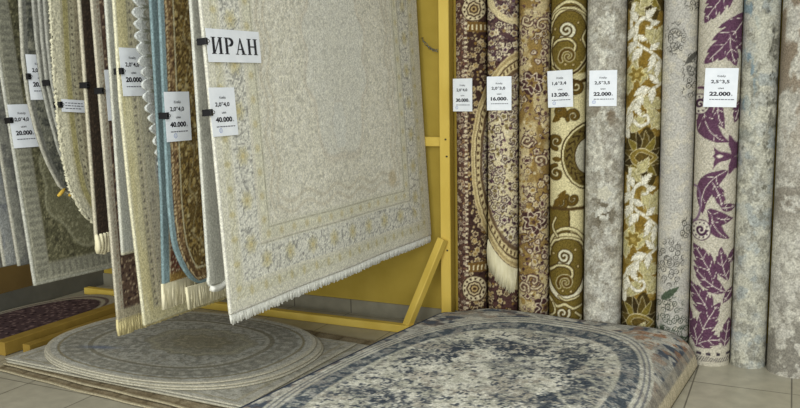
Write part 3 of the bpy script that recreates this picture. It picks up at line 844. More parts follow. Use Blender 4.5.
r13 = hanging_rug(H13, d_front, 'large pale cream rug with vine border nearest the camera, carrying two white signs', fine=2.03, du=.0075, dz=.0065, back=(176, 172, 160), body_bottom=.59)
hung_fringe(H13, r13, .003, 2.027, .59, .042, M_FRINGEW, .0058, .0037, 3, .14, .003)

# --- plain whitish rug right behind it
def d_plain(U, Z, D):
    A = Art(U, Z, (176, 176, 164)); A.aa = .002
    A.put((196, 196, 184), ss(.008, .004, D)); A.shade(.93 + .12 * fbm(U / .02, Z / .02, 2, 3))
    return A.C
H12 = Hung(-.212, -.19, .70, -.185, -.165, 1.98, ([.70, .72, .75, .80, 2.4], [.005, -.005, .002, 0, 0]), .003)
r12 = hanging_rug(H12, d_plain, 'plain greyish white rug hanging directly behind the big pale front rug', body_bottom=.70)
def lip():
    pts = []
    for k in range(11):
        u = .012 * k
        pts.append(H12.P(u, .70 - .012 * math.sin(k / 10 * PI) + .012 * (k / 10), .004))
    V = []
    for p in pts:
        V += [tuple(p + np.array([0, 0, .006])), tuple(p + np.array([.018, 0, -.002])), tuple(p + np.array([.012, 0, -.02])), tuple(p + np.array([-.008, 0, -.016]))]
    F = []
    for i in range(10):
        for k in range(4): F.append((4 * i + k, 4 * i + (k + 1) % 4, 4 * i + 4 + (k + 1) % 4, 4 * i + 4 + k))
    F += [(3, 2, 1, 0), (40, 41, 42, 43)]
    child('turned_hem', V, F, M_FRINGEW, r12, True)
lip()

# --- gold brown oval rug with teal binding
TEAL = (120, 140, 142)
def gold_field(A, U, Z, D):
    B = Art(U / .0042, Z / .0042, (104, 88, 50)); B.C = A.C
    floral(B, [(170, 150, 96), (70, 54, 34), (132, 110, 58), (196, 184, 140), (94, 74, 44), (148, 122, 66)], 4, 1.0, 9.0, .75)
    A.C = B.C
def d_gold(U, Z, D):
    A = Art(U, Z, (108, 90, 52)); A.aa = .002
    Dd = np.minimum(D, (Z - .655) * .9)
    gold_field(A, U, Z, D)
    bd = ss(.072, .068, Dd)
    A.put((104, 80, 60), bd * .6)
    d1, d2, an, rd = cells(U / .016, Z / .016, 2, .8)
    A.put((176, 152, 112), ss(.42, .22, d1) * bd * (rd > .4)); A.put((70, 48, 42), ss(.34, .22, d1) * bd * (rd < .25))
    A.put((196, 180, 140), ss(.004, .002, np.abs(Dd - .036)) * (np.cos((Z + U) * 420) > -.2))
    A.put((196, 190, 158), ss(.0045, .0025, np.abs(Dd - .078)) * .9)
    q = np.abs(Dd - .15 - .02 * np.sin((Z - U) * 30)); A.put((186, 176, 136), ss(.006, .003, q) * .55)
    A.put(TEAL, ss(.026, .023, Dd))
    A.shade(.92 + .16 * vnoise(U / .006, Z / .006, 2))
    return A.C
H11 = Hung(-.371, -.36, .65, -.30, -.30, 1.95, ([.655, .663, .672, .70, .74, .79, .85, .89, .95, 1.06, 1.48, 1.9, 2.4], [.30, .18, .13, .085, .052, .022, -.004, -.012, -.018, -.022, -.012, 0, 0]), .004, 1.0)
r11 = hanging_rug(H11, d_gold, 'golden brown floral rug with teal binding and rounded bottom corner, behind a 40.000 tag', body_bottom=.655)
hung_fringe(H11, r11, .06, .62, lambda u: .665, .092, M_FRINGE, .0052, .0072, 5, .05, .003)

def d_teal(U, Z, D):
    A = Art(U, Z, (118, 74, 62)); A.aa = .002
    gold_field(A, U, Z, D)
    bd = ss(.115, .11, D); A.put((108, 72, 60), bd * .75)
    d1, d2, an, rd = cells(U / .017, Z / .017, 8, .8)
    A.put((196, 182, 150), ss(.34, .2, d1) * bd * (rd > .5)); A.put((70, 48, 44), ss(.36, .2, d1) * bd * (rd < .3))
    A.put((186, 176, 150), ss(.003, .0015, np.abs(D - .042)))
    A.put((156, 130, 70), ss(.735, .715, Z) * .8)
    A.put((120, 140, 142), ss(.040, .036, D))
    A.shade(.92 + .16 * vnoise(U / .006, Z / .006, 2))
    return A.C
H10 = Hung(-.418, -.444, .65, -.38, -.40, 1.95, ([.685, 1.05, 1.48, 1.9, 2.4], [.006, .016, .010, 0, 0]), .003, 2.0)
r10 = hanging_rug(H10, d_teal, 'dark red floral rug with wide teal edge and long fringe, beside the scalloped rug', body_bottom=.685)
hung_fringe(H10, r10, .006, .45, .685, .108, M_FRINGE, .0052, .0072, 6, .05, -.002)

# --- rug with a scalloped, petal-cut edge
PET = .049
def d_scal(U, Z, D):
    A = Art(U, Z, (156, 156, 142)); A.aa = .002
    Zw = Z + .012 * (fbm(Z / .06, Z * 0 + 2, 5, 2) - .5) * 2
    ph = (Zw / PET) % 1.0; cell = np.floor(Zw / PET).astype(int)
    rnd = _T[3][cell & 255, 7]
    A.put((196, 199, 194), ss(.062, .05, D))
    A.put((150, 152, 146), ss(.0, .5, np.sin((ph - .1) * PI) * (rnd > .2)) * ss(.02, .05, D) * ss(.062, .055, D) * .8)
    A.put((112, 114, 96), ss(.20, .08, np.minimum(ph, 1 - ph)) * ss(.012, .03, D) * ss(.062, .054, D) * .9)
    A.put((120, 118, 100), ss(.004, .002, np.abs(D - .064)))
    A.shade(.86 + .26 * fbm(U / .014, Z / .014, 2, 3))
    return A.C
H9 = Hung(-.50, -.50, .5, -.46, -.46, 1.95, ([1.0, 1.12, 1.2, 1.31, 1.39, 1.46, 1.58, 1.70, 1.85, 2.4], [.20, .12, .08, .055, .032, .014, .006, -.010, -.016, -.016]), .002)
r9 = hanging_rug(H9, d_scal, 'grey and white rug with scalloped petal edge, left of the two teal bound rugs', body_bottom=1.0, du=.004, dz=.004, shag=.0012,
                 scallop=lambda z: .036 * (1 - np.abs(np.sin((z + .012 * (fbm(z / .06, z * 0 + 2, 5, 2) - .5) * 2) / PET * PI)) ** .7) + .012 * _T[3][np.floor(z / PET).astype(int) & 255, 7])

# --- yellow cream rug with beaded border
def d_bead(U, Z, D):
    A = Art(U, Z, (186, 180, 152)); A.aa = .002
    Dd = np.minimum(D, (Z - .491) * 1.0)
    A.put((196, 188, 146), ss(.066, .062, Dd) * ss(.006, .010, Dd)); A.put((208, 204, 176), ss(.010, .007, Dd))
    A.put((206, 201, 170), ss(.5, .65, fbm(U / .03, Z / .2, 4, 3)) * ss(.066, .06, Dd) * .5)
    A.put((148, 144, 122), ss(.003, .0015, np.abs(Dd - .068)))
    t = np.where(D < Z - .491, Z, U)
    bead = np.hypot(((t / .034) % 1 - .5) * .034, Dd - .084)
    A.put((112, 108, 98), ss(.0085, .0055, bead)); A.put((198, 192, 170), ss(.003, .0015, np.abs(Dd - .100)))
    f = ss(.11, .115, Dd)
    A.put((182, 178, 156), f)
    d1, d2, an, rd = cells(U / .05, Z / .05, 6, .6)
    A.put((150, 146, 130), ss(.06, .02, np.abs(d1 - .30 - .06 * np.cos(6 * an))) * f * .8); A.put((120, 116, 110), ss(.13, .08, d1) * f * (rd > .3))
    q = np.hypot((U - .26) / .12, (Z - .76) / .17); A.put((176, 178, 176), ss(1, .95, q) * .9 * f); A.put((124, 122, 122), ss(.34, .2, cells(U / .028, Z / .028, 2, .2)[0]) * ss(1, .95, q) * f * .8)
    q = np.hypot((U - .25) / .1, (Z - 1.16) / .16); A.put((174, 176, 172), ss(1, .95, q) * .9 * f); A.put((118, 116, 116), ss(.34, .2, cells(U / .026, Z / .026, 3, .2)[0]) * ss(1, .95, q) * f * .8)
    A.put((192, 186, 150), ss(.56, .54, Z) * .6)
    A.shade(.93 + .14 * vnoise(U / .006, Z / .006, 2))
    return A.C
H8 = Hung(-.618, -.558, .491, -.57, -.52, 1.98, ([.491, 1.05, 1.48, 1.9, 2.4], [0, -.016, -.018, 0, 0]), .004, .7)
r8 = hanging_rug(H8, d_bead, 'yellowish cream rug with a beaded border line and light medallions, with a 20.000 tag', body_bottom=.491)

# --- narrow whitish rug
def d_white(U, Z, D):
    A = Art(U, Z, (172, 174, 166)); A.aa = .002
    A.put((194, 194, 180), ss(.009, .006, D)); A.put((196, 192, 168), ss(.82, .805, Z)); A.shade(.93 + .12 * fbm(U / .02, Z / .03, 2, 3)); return A.C
H7 = Hung(-.663, -.66, .80, -.60, -.60, 1.95, None, .003)
r7 = hanging_rug(H7, d_white, 'plain off white rug with short drop, left of the yellowish cream rug', body_bottom=.80)

# --- brown floral rug with straw fringe, the longest of the left ones
def d_brown(U, Z, D):
    A = Art(U, Z, (96, 78, 66)); A.aa = .002
    Dd = np.minimum(D, (Z - .49))
    d1, d2, an, rd = cells(U / .020, Z / .020, 4, .8)
    A.put((178, 160, 132), ss(.36, .2, d1) * (rd > .55)); A.put((56, 44, 44), ss(.4, .25, d1) * (rd < .35))
    A.put((164, 158, 140), ss(.042, .038, Dd)); A.put((184, 178, 158), ss(.008, .005, D))
    A.put((138, 118, 100), ss(.004, .002, np.abs(Dd - .030)) * (np.cos((Z + U) * 300) > 0))
    A.put((166, 158, 134), ss(.55, .54, Z)); A.shade(.92 + .16 * vnoise(U / .006, Z / .006, 2)); return A.C
H6 = Hung(-.742, -.712, .427, -.66, -.64, 1.97, None, .003, 1.4)
r6 = hanging_rug(H6, d_brown, 'long dark brown floral rug with beige border and straw coloured fringe at floor level', body_bottom=.49)
hung_fringe(H6, r6, .002, .9, .498, .072, M_FRINGEY, .0050, .0070, 9, .05, .002)

# --- dark rug with cream tassels
def d_dark(U, Z, D):
    A = Art(U, Z, (58, 50, 42)); A.aa = .002
    A.put((84, 70, 56), ss(.34, .2, cells(U / .018, Z / .018, 6, .8)[0]) * .7)
    A.put((184, 178, 156), ss(.012, .009, D)); A.shade(.92 + .16 * vnoise(U / .006, Z / .006, 2)); return A.C
H5 = Hung(-.817, -.813, .814, -.73, -.73, 1.96, None, .003)
r5 = hanging_rug(H5, d_dark, 'almost black rug with light edge and thick cream tassels at its corner', body_bottom=.86)
def tassels():
    for k in range(6):
        u = .0 + .021 * k; L = .098 - .006 * abs(k - 2)
        pts = [tuple(H5.P(u, .885 - L * t, .004 + .006 * math.sin(t * 3 + k))) for t in (0, .2, .45, .75, 1)]
        v, f = tube(pts, [.007, .011, .0135, .0145, .008], 8)
        child('tassel', v, f, M_FRINGE, r5, True)
tassels()

# --- shaggy cream oval rug
def d_shag(U, Z, D):
    A = Art(U, Z, (182, 176, 146)); A.aa = .002
    A.put((198, 194, 168), ss(.055, .045, D)); A.put((168, 160, 112), ss(.06, .064, D) * ss(.092, .088, D))
    A.put((142, 138, 116), ss(.003, .0015, np.abs(D - .094)))
    t = Z + .4 * U
    A.put((98, 92, 78), ss(.0065, .004, np.hypot(((t / .03) % 1 - .5) * .03, D - .108)))
    f = ss(.12, .125, D); A.put((164, 156, 128), f); d1, d2, an, rd = cells(U / .03, Z / .03, 6, .8)
    A.put((120, 112, 92), ss(.3, .16, d1) * f * .7)
    A.shade(.88 + .22 * vnoise(U / .007, Z / .007, 2)); return A.C
H4 = Hung(-.989, -.95, .93, -.82, -.78, 1.97, ([.86, .88, .907, .94, .972, 1.03, 1.079, 1.217, 1.395, 1.658, 1.9, 2.4], [.26, .17, .114, .08, .055, .025, .003, -.017, -.022, -.016, 0, 0]), .003)
r4 = hanging_rug(H4, d_shag, 'cream oval rug with fluffy shaggy edge curving inward at the bottom', body_bottom=.86, shag=.005, du=.005, dz=.006)

# --- grey rugs at the left
def grey_face(base, dark, light, seed, ed=(150, 150, 140)):
    def f(U, Z, D):
        A = Art(U, Z, base); A.aa = .002
        n = fbm(U / .05, Z / .06, seed, 4); A.put(dark, ss(.48, .62, n) * .8); A.put(light, ss(.55, .68, fbm(U / .03, Z / .04, seed + 3, 4)) * .6)
        A.put(ed, ss(.012, .009, D)); A.shade(.9 + .2 * vnoise(U / .006, Z / .006, 2)); return A.C
    return f
cv = lambda k: ([1.0, 1.05, 1.12, 1.255, 1.416, 1.573, 1.75, 1.93, 2.4], [.22 + k, .16 + k, .11 + k, .053, .023, .003, .003, .01, .01])
Hc = Hung(-1.035, -.995, 1.0, -.865, -.83, 1.95, cv(.02)); hanging_rug(Hc, grey_face((132, 132, 122), (110, 110, 102), (150, 148, 136), 5), 'thin grey oval rug just left of the shaggy cream rug', body_bottom=1.0)
Hb = Hung(-1.068, -1.022, 1.0, -.90, -.86, 1.95, cv(.0)); hanging_rug(Hb, grey_face((126, 126, 118), (104, 104, 98), (146, 144, 134), 6), 'grey oval rug with a curved light edge and a black clip halfway down', body_bottom=1.02)
Ha = Hung(-1.105, -1.052, 1.0, -.935, -.89, 1.95, cv(-.01)); hanging_rug(Ha, grey_face((130, 130, 120), (106, 106, 98), (150, 149, 138), 8), 'grey oval rug whose edge covers part of a 20.000 tag', body_bottom=1.04)
H3 = Hung(-1.175, -1.12, 1.0, -1.0, -.95, 1.95, ([1.0, 1.015, 1.037, 1.08, 1.12, 1.185, 1.26, 1.349, 1.485, 1.664, 1.93, 2.4], [.33, .2, .135, .09, .072, .043, .02, 0, -.019, -.022, 0, 0]), .002)
def d_grey3(U, Z, D):
    A = Art(U, Z, (120, 120, 106)); A.aa = .002
    n = fbm(U / .05, Z / .05, 3, 4); A.put((84, 85, 78), ss(.46, .58, n) * .85); A.put((158, 156, 138), ss(.58, .66, fbm(U / .02, Z / .03, 5, 4)) * .7)
    A.put((62, 64, 60), ss(.6, .66, fbm(U / .02, Z / .012, 9, 3)) * .8)
    A.put((112, 112, 104), ss(.035, .03, D)); A.put((168, 166, 152), ss(.012, .009, D)); A.shade(.9 + .2 * vnoise(U / .006, Z / .006, 2)); return A.C
r3 = hanging_rug(H3, d_grey3, 'mottled grey oval rug with curved light edge, upper 20.000 tag clipped to it', body_bottom=1.0)
for u, z in ((.088, 1.052), (.148, 1.046)):
    p = H3.P(u, z, .008); q = H3.P(u - .004, z - .012, .008)
    pts = [H3.P(u + .022, z + .016, .012), H3.P(u + .008, z + .005, .012), H3.P(u - .006, z - .006, .012), H3.P(u - .020, z - .014, .012)]
    v, f = tube([tuple(x) for x in pts], [.005, .0095, .0095, .006], 6); child('gold_tassel', v, f, M_GOLD, r3, True)

def d_arab(U, Z, D):
    A = Art(U, Z, (92, 90, 68)); A.aa = .002
    Dd = np.minimum(D, (Z - .612)); t = np.where(D < Z - .612, Z, U)
    w = fbm(U / .03, Z / .03, 4, 2)
    k = np.abs(vnoise(U / .016 + 2.5 * w, Z / .016 + 2.5 * w, 6) - .5)
    A.put((140, 136, 106), ss(.10, .03, k) * .8); A.put((58, 56, 44), ss(.3, .42, k) * .8)
    q = np.hypot((U - .42) / .30, (Z - 1.08) / .34) + .05 * np.cos(8 * np.arctan2(Z - 1.08, U - .42))
    md = ss(1.0, .97, q); A.put((112, 110, 86), md)
    A.put((148, 146, 118), ss(.10, .03, np.abs(vnoise(U / .022 + 3 * w, Z / .022 + 3 * w, 9) - .5)) * md * .8)
    for rr in (.98, .55, .3): A.put((150, 148, 122), ss(.03, .012, np.abs(q - rr)) * .8)
    b = ss(.098, .094, Dd); A.put((140, 139, 122), b)
    gk = np.maximum(ss(.0, .25, np.sin(t * 190)) * ss(.030, .027, np.abs(Dd - .056)), 0); A.put((116, 115, 102), gk * b * .8)
    A.put((158, 156, 138), ss(.006, .003, np.abs(Dd - .022))); A.put((124, 122, 106), ss(.003, .0015, np.abs(Dd - .09)))
    A.put((176, 176, 164), ss(.012, .009, D)); A.put((164, 164, 150), ss(.018, .010, Z - .612) * .8)
    A.shade(.9 + .2 * vnoise(U / .006, Z / .006, 2)); return A.C
H2 = Hung(-1.37, -1.227, .612, -1.12, -1.0, 1.98, ([.612, 2.4], [0, 0]), .003)
r2 = hanging_rug(H2, d_arab, 'large olive grey arabesque rug with rounded medallion, lowest bottom edge at the far left', body_bottom=.612, fine=1.0)

H1 = Hung(-1.465, -1.325, .70, -1.18, -1.07, 1.9, ([.70, .74, .80, 2.4], [.0, .0, 0, 0]))
r1 = hanging_rug(H1, grey_face((126, 126, 116), (96, 96, 92), (150, 148, 136), 2, (160, 158, 144)), 'grey rug behind the arabesque rug, its bottom hem peeping out at left', body_bottom=.70, fine=.4)
H0 = Hung(-1.545, -1.425, .68, -1.25, -1.15, 1.88, None)
r0 = hanging_rug(H0, grey_face((140, 142, 138), (106, 108, 112), (160, 160, 152), 7, (166, 164, 150)), 'bluish grey rug at the left edge of the photo, farthest left hanging', body_bottom=.69, fine=.4)

Hz = Hung(-1.63, -1.51, .66, -1.33, -1.23, 1.85, None)
hanging_rug(Hz, grey_face((120, 118, 108), (92, 90, 84), (144, 142, 130), 10, (150, 148, 134)), 'dim grey rug nearest the left wall, mostly hidden behind the bluish grey one', body_bottom=.67, fine=.4)

# ------------------------------------------------------------------ tags, sign and clips on the hanging rugs
def hang_tag(h, u0, u1, z0, z1, size, price, label, stamp=None, off=.006, rot=0):
    fr = h.frame((u0 + u1) / 2, (z0 + z1) / 2, off).rot(rot)
    return price_tag(fr, u1 - u0, z1 - z0, size, price, label, stamp)
hang_tag(H13, -.010, .155, 1.326, 1.524, '2,0*4,0', '40.000', 'white 40.000 price tag with blue stamp on the pale front rug', -.18)
hang_tag(H11, -.016, .134, 1.303, 1.510, '2,0*4,0', '40.000', 'white 40.000 price tag with blue stamp over the golden brown teal edged rug', -.15)
hang_tag(H8, -.004, .140, 1.495, 1.700, '2,0*4,0', '20.000', 'white 20.000 price tag on the yellowish cream beaded rug', None)
hang_tag(H3, -.008, .118, 1.485, 1.690, '2,0*4,0', '20.000', 'white 20.000 price tag half hidden by a grey rug edge, top left', None)
hang_tag(H2, .004, .134, 1.262, 1.466, '2,0*4,0', '20.000', 'white 20.000 price tag at the far left, lowest of the hung tags', None)
fr = H6.frame(.092, 1.50, .006)
price_tag(fr, .12, .22, '2,0*4,0', '20.000', 'bluish white tag tucked in between the brown floral rug and the plain off white rug')

def small_label():
    fr = H4.frame(.062, 1.455, .010).rot(-4)
    e = empty('price_tag', fr.o, 'small landscape paper label on the shaggy cream rug', 'price tag', 'white price tags')
    v, f = paper(fr, .128, .056); child('card', v, f, M_PAPER, e)
    d = []; R = random.Random(3)
    for y in (.012, 0, -.012):
        x = -.045
        while x < .04:
            l = R.uniform(.008, .018); d.append(rect(x, x + l, y - .002, y + .002)); x += l + .004
    v, f = flat(fr, d, .0007); child('fine_print', v, f, M_GREYINK, e)
small_label()

def serif_word():
    """the four letters of the sign, built as bold serif shapes in a unit cap height"""
    P = []
    def stem(x, w=.17, a=0., b=1.): P.append(rect(x, x + w, a, b))
    def serif(x0, x1, y): P.append(rect(x0, x1, y, y + .045) if y < .5 else rect(x0, x1, y - .045, y))
    def quad(*q): P.append((list(q), [(0, 1, 2, 3)]))
    def stemserif(x, w=.17):
        stem(x, w); serif(x - .075, x + w + .075, 0.); serif(x - .075, x + w + .075, 1.)
    x = 0.08                                            # И
    stemserif(x); stemserif(x + .47); quad((x + .12, .10), (x + .17, .06), (x + .52, .88), (x + .47, .94))
    x = .98                                             # Р
    stemserif(x); serif(x, x + .33, 1.)
    v, f = ring2(x + .27, .735, .155, .265, -90, 90, 14, 1.0); v = [(px + (.05 if k % 2 else -.03), py) for k, (px, py) in enumerate(v)]; P.append((v, f))
    P.append(rect(x + .15, x + .30, .47, .53)); P.append(rect(x + .15, x + .30, .94, 1.0))
    x = 1.66                                            # А
    quad((x + .08, .0), (x + .14, .0), (x + .41, .86), (x + .37, 1.0)); quad((x + .50, .0), (x + .70, .0), (x + .43, 1.0), (x + .35, 1.0))
    P.append(rect(x + .19, x + .56, .29, .35)); serif(x, x + .24, 0.); serif(x + .43, x + .79, 0.)
    x = 2.62                                            # Н
    stemserif(x); stemserif(x + .47); P.append(rect(x + .1, x + .52, .47, .545))
    return P, 3.34

def iran_sign():
    fr = H13.frame(.184, 1.694, .007).rot(.6)
    e = empty('paper_sign', fr.o, 'white paper sign with four large black letters, top left of the pale front rug', 'sign')
    w, h = .358, .134
    v, f = paper(fr, w, h); child('card', v, f, M_PAPER, e)
    P, tw = serif_word(); ch = .068; kx = .312 / tw
    P = [([(-.154 + a * kx, -.034 + b * ch) for a, b in p[0]], p[1]) for p in P]
    V = []; F = []
    for i, p in enumerate(P):
        b0 = len(V); V += [fr.p(a, b, .0007 + .00003 * i) for a, b in p[0]]; F += [tuple(b0 + k for k in q) for q in p[1]]
    child('lettering', V, F, M_INK, e)
iran_sign()

def binder_clip(h, u, z, label, w=.019, hgt=.027):
    fr = h.frame(u, z, 0)
    e = empty('binder_clip', fr.o, label, 'binder clip', 'black binder clips')
    # folded steel body: wedge open towards the rug, straddling its edge
    t0, t1 = .005, .013
    prof = [(w * .5, t0 + .005), (w * .5, t0 + .007), (-w * .45, t1 + .004), (-w * .5, t1), (-w * .5, -t1 - .012), (-w * .45, -t1 - .016), (w * .5, -t0 - .015), (w * .5, -t0 - .013), (-w * .36, -t1 - .013), (-w * .36, t1 + .001)]
    V = []; F = []; n = len(prof)
    for y in (-hgt / 2, hgt / 2):
        V += [fr.p(a, y, b) for a, b in prof]
    F = [(i, (i + 1) % n, n + (i + 1) % n, n + i) for i in range(n)]
    F += [(0, 1, 2, 9), (2, 3, 4, 8, 9), (4, 5, 6, 7, 8), ] + [tuple(n + i for i in q[::-1]) for q in ((0, 1, 2, 9), (2, 3, 4, 8, 9), (4, 5, 6, 7, 8))]
    child('clip_body', V, F, M_CLIP, e)
    for b, bs in ((t1 + .005, 1), (-t1 - .017, -1)):
        pts = [fr.p(-w * .5, -hgt * .28, b), fr.p(w * .2, -hgt * .2, b + bs * .004), fr.p(w * .34, -hgt * .08, b + bs * .005), fr.p(w * .34, hgt * .08, b + bs * .005), fr.p(w * .2, hgt * .2, b + bs * .004), fr.p(-w * .5, hgt * .28, b)]
        v, f = tube(pts, .0013, 5); child('clip_handle', v, f, M_CLIP, e, True)
for h, u, z, lb in ((H13, -.002, 1.706, 'black clip holding the four letter paper sign'),
                    (H13, -.012, 1.424, 'black clip on the left edge of the front 40.000 tag'),
                    (H11, -.010, 1.412, 'black clip on the 40.000 tag over the golden brown rug'),
                    (H8, -.002, 1.600, 'black clip on the 20.000 tag of the yellowish cream rug'),
                    (H3, -.006, 1.590, 'black clip on the half hidden 20.000 tag at top left'),
                    (H2, .008, 1.392, 'black clip gripping the lowest far left 20.000 tag'),
                    (H1, .006, 1.400, 'black clip on the rug edge just left of the lowest tag'),
                    (H0, -.004, 1.560, 'black clip at the extreme left edge of the photo'),
                    (Hb, .010, 1.560, 'black clip on the curved grey rug edges left of the shaggy rug'),
                    (H4, -.006, 1.462, 'black clip beside the small landscape label on the shaggy rug'),
                    (H5, .004, 1.545, 'black clip on the light edge of the nearly black rug'),
                    (H6, .006, 1.520, 'black clip on the brown floral rug beside the bluish tag')):
    binder_clip(h, u, z, lb)

# ------------------------------------------------------------------ price tags on the rolls
def roll_tag(i, X, Ytop, Ybot, w, size, price, label, stamp=None, rot=0):
    cx, cy, r, x0, x1, zt = ROLLS[i]
    yt = ztab(zt); z0 = float(np.interp(Ybot, YT, yt)); z1 = float(np.interp(Ytop, YT, yt))
    s = (X - .5 * (x0 + x1)) / (.5 * (x1 - x0)); face = math.atan2(FACE[1] - cy, FACE[0] - cx)
    R = r * .985 + .0025
    # the card touches the roll at its middle line and stands off at both sides
    a = face + math.asin(max(-.9, min(.9, s)))
    d = (math.cos(a), math.sin(a), 0)
    lat = Vector((-d[1], d[0], 0)); off = (s - math.sin(a - face)) * r
    o = Vector((cx + d[0] * R, cy + d[1] * R, (z0 + z1) / 2)) + lat * off
    fr = Frame(o, (-d[1], d[0], 0), (0, 0, 1)).rot(rot)
    return price_tag(fr, w, z1 - z0, size, price, label, stamp)
roll_tag(0, 463.5, 78, 111, .140, '2,0*4,0', '30.000', 'white 30.000 price tag on the burgundy roll beside the yellow post', -.3)
roll_tag(1, 499.5, 76, 110, .146, '2,0*3,0', '16.000', 'white 16.000 price tag on the oval fringed roll')
roll_tag(3, 559.5, 70, 107, .155, '1,6*3,4', '13.200', 'white 13.200 price tag on the cream roll with olive scrolls', -.25, 2)
roll_tag(4, 601.5, 70, 106, .148, '2,5*3,5', '22.000', 'white 22.000 price tag on the plain grey beige roll', -.32)
roll_tag(7, 717, 68, 107, .160, '2,5*3,5', '22.000', 'white 22.000 price tag on the purple leaf roll', None, -1.5)

# ------------------------------------------------------------------ yellow timber rack
def rack():
    e = empty('rug_rack', (0.06, -.13, 0), 'yellow painted timber rack with upright post, diagonal brace and floor rails', 'display rack')
    def b(name, p, q, w, h, m=M_WOOD, side=None, bev=.004):
        v, f = beam(p, q, w, h, bev, side); return child(name, v, f, m, e)
    b('post', (.047, -.057, 0), (.047, -.057, 2.5), .068, .07, M_WOOD, (1, 0, 0))
    b('post', (-1.33, -.057, 0), (-1.33, -.057, 2.5), .066, .07, M_WOOD, (1, 0, 0))
    b('post', (-2.45, -.057, 0), (-2.45, -.057, 2.5), .066, .07, M_WOOD, (1, 0, 0))
    b('cross_rail', (-2.45, -.045, 1.178), (.02, -.045, 1.178), .03, .06, M_WOOD, (0, 1, 0))
    b('top_rail', (-2.45, -.057, 2.47), (.08, -.057, 2.47), .07, .06)
    b('brace', (.040, -.118, .575), (-.150, -.275, .02), .052, .05, M_WOOD, (1, -.3, 0))
    b('floor_rail', (-2.84, -.285, .026), (-.10, -.285, .026), .055, .05, M_WOOD)
    b('floor_rail', (-2.155, -1.60, .042), (-2.155, -.315, .042), .085, .08, M_WOODD)
    b('floor_rail', (-2.02, -1.53, .032), (-2.02, -.315, .032), .06, .06, M_WOODD)
    for h in (H13, H12, H11, H10, H9, H8, H7, H6, H5, H4, Hc, Hb, Ha, H3, H2, H1, H0, Hz):
        p = h.P(0.0, 2.425, -.006); q = h.P(2.0, 2.425, -.006)
        b('swing_arm', tuple(p), tuple(q), .022, .045, M_WOOD)
    for z, x in ((1.195, .055), (1.09, .062), (.50, .06), (2.2, .05)):
        v, f = tube([(x, -.091, z), (x, -.096, z)], .006, 10); child('bolt', v, f, M_BOLT, e)
rack()

# chain between the rug hem and the post
def chain():
    e = empty('chain', (-.04, -.09, 1.76), 'short steel chain hooked to the yellow post beside the front rug', 'chain')
    a = Vector((-.105, -.050, 1.800)); b = Vector((.006, -.075, 1.735)); n = 8
    for k in range(n):
        t = (k + .5) / n; c = a.lerp(b, t) + Vector((0, 0, -.018 * math.sin(PI * t)))
        d = (b - a).normalized(); s = d.cross(Vector((0, 0, 1))).normalized()
        if k % 2: s = s.cross(d).normalized()
        pts = [tuple(c + d * (.0135 * math.cos(q)) + s * (.007 * math.sin(q))) for q in [i * 2 * PI / 12 for i in range(12)]]
        v, f = tube(pts, .0022, 6, True); child('link', v, f, M_STEEL, e, True)
    v, f = tube([(-.105, -.050, 1.800), (-.125, -.025, 1.82), (-.128, 0.0, 1.822)], .003, 6); child('wall_hook', v, f, M_STEEL, e, True)
chain()

# ------------------------------------------------------------------ rugs lying on the floor
def flat_rug(name, outline, z0, th, design, label, group, nr=60, nt=260, hfun=None, mat=M_FINE, centre=(0, 0), edge=(170, 164, 146), rot=0.0):
    """outline(theta array) -> local x, y of the rim; polar mesh, closed slab, rounded lip"""
    t = np.linspace(0, 2 * PI, nt, endpoint=False)
    ox, oy = outline(t)
    k = np.linspace(0.0, 1.0, nr)[:, None] ** .85
    k[0] = .002
    X = k * ox[None, :]; Y = k * oy[None, :]
    C = design(X, Y, np.repeat(k, nt, 1))
    c, s = math.cos(rot), math.sin(rot)
    WX = centre[0] + X * c - Y * s; WY = centre[1] + X * s + Y * c
    hz = hfun(WX, WY) if hfun else np.zeros_like(WX)
    V = np.stack([WX, WY, z0 + th + hz], -1)
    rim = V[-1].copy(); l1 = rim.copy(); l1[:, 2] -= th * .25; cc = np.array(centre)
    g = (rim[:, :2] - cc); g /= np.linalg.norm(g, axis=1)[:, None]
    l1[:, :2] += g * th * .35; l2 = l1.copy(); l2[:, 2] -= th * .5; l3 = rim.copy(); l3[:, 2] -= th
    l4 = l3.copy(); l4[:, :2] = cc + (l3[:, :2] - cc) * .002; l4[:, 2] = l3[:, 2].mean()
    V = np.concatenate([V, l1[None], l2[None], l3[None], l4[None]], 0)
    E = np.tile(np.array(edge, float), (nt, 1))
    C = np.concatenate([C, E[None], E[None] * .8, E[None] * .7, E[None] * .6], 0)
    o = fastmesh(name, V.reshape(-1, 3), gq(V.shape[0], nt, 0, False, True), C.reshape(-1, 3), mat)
    return tag(o, label, 'rug', group)

def superell(a, b, n):
    return lambda t: (a * np.sign(np.cos(t)) * np.abs(np.cos(t)) ** (2 / n), b * np.sign(np.sin(t)) * np.abs(np.sin(t)) ** (2 / n))
def polyrect(x0, x1, y0, y1):
    cx, cy = (x0 + x1) / 2, (y0 + y1) / 2; a, b = (x1 - x0) / 2, (y1 - y0) / 2
    def f(t):
        c, s = np.cos(t), np.sin(t); r = 1 / np.maximum(np.abs(c), np.abs(s)); return a * c * r, b * s * r
    return (cx, cy), f

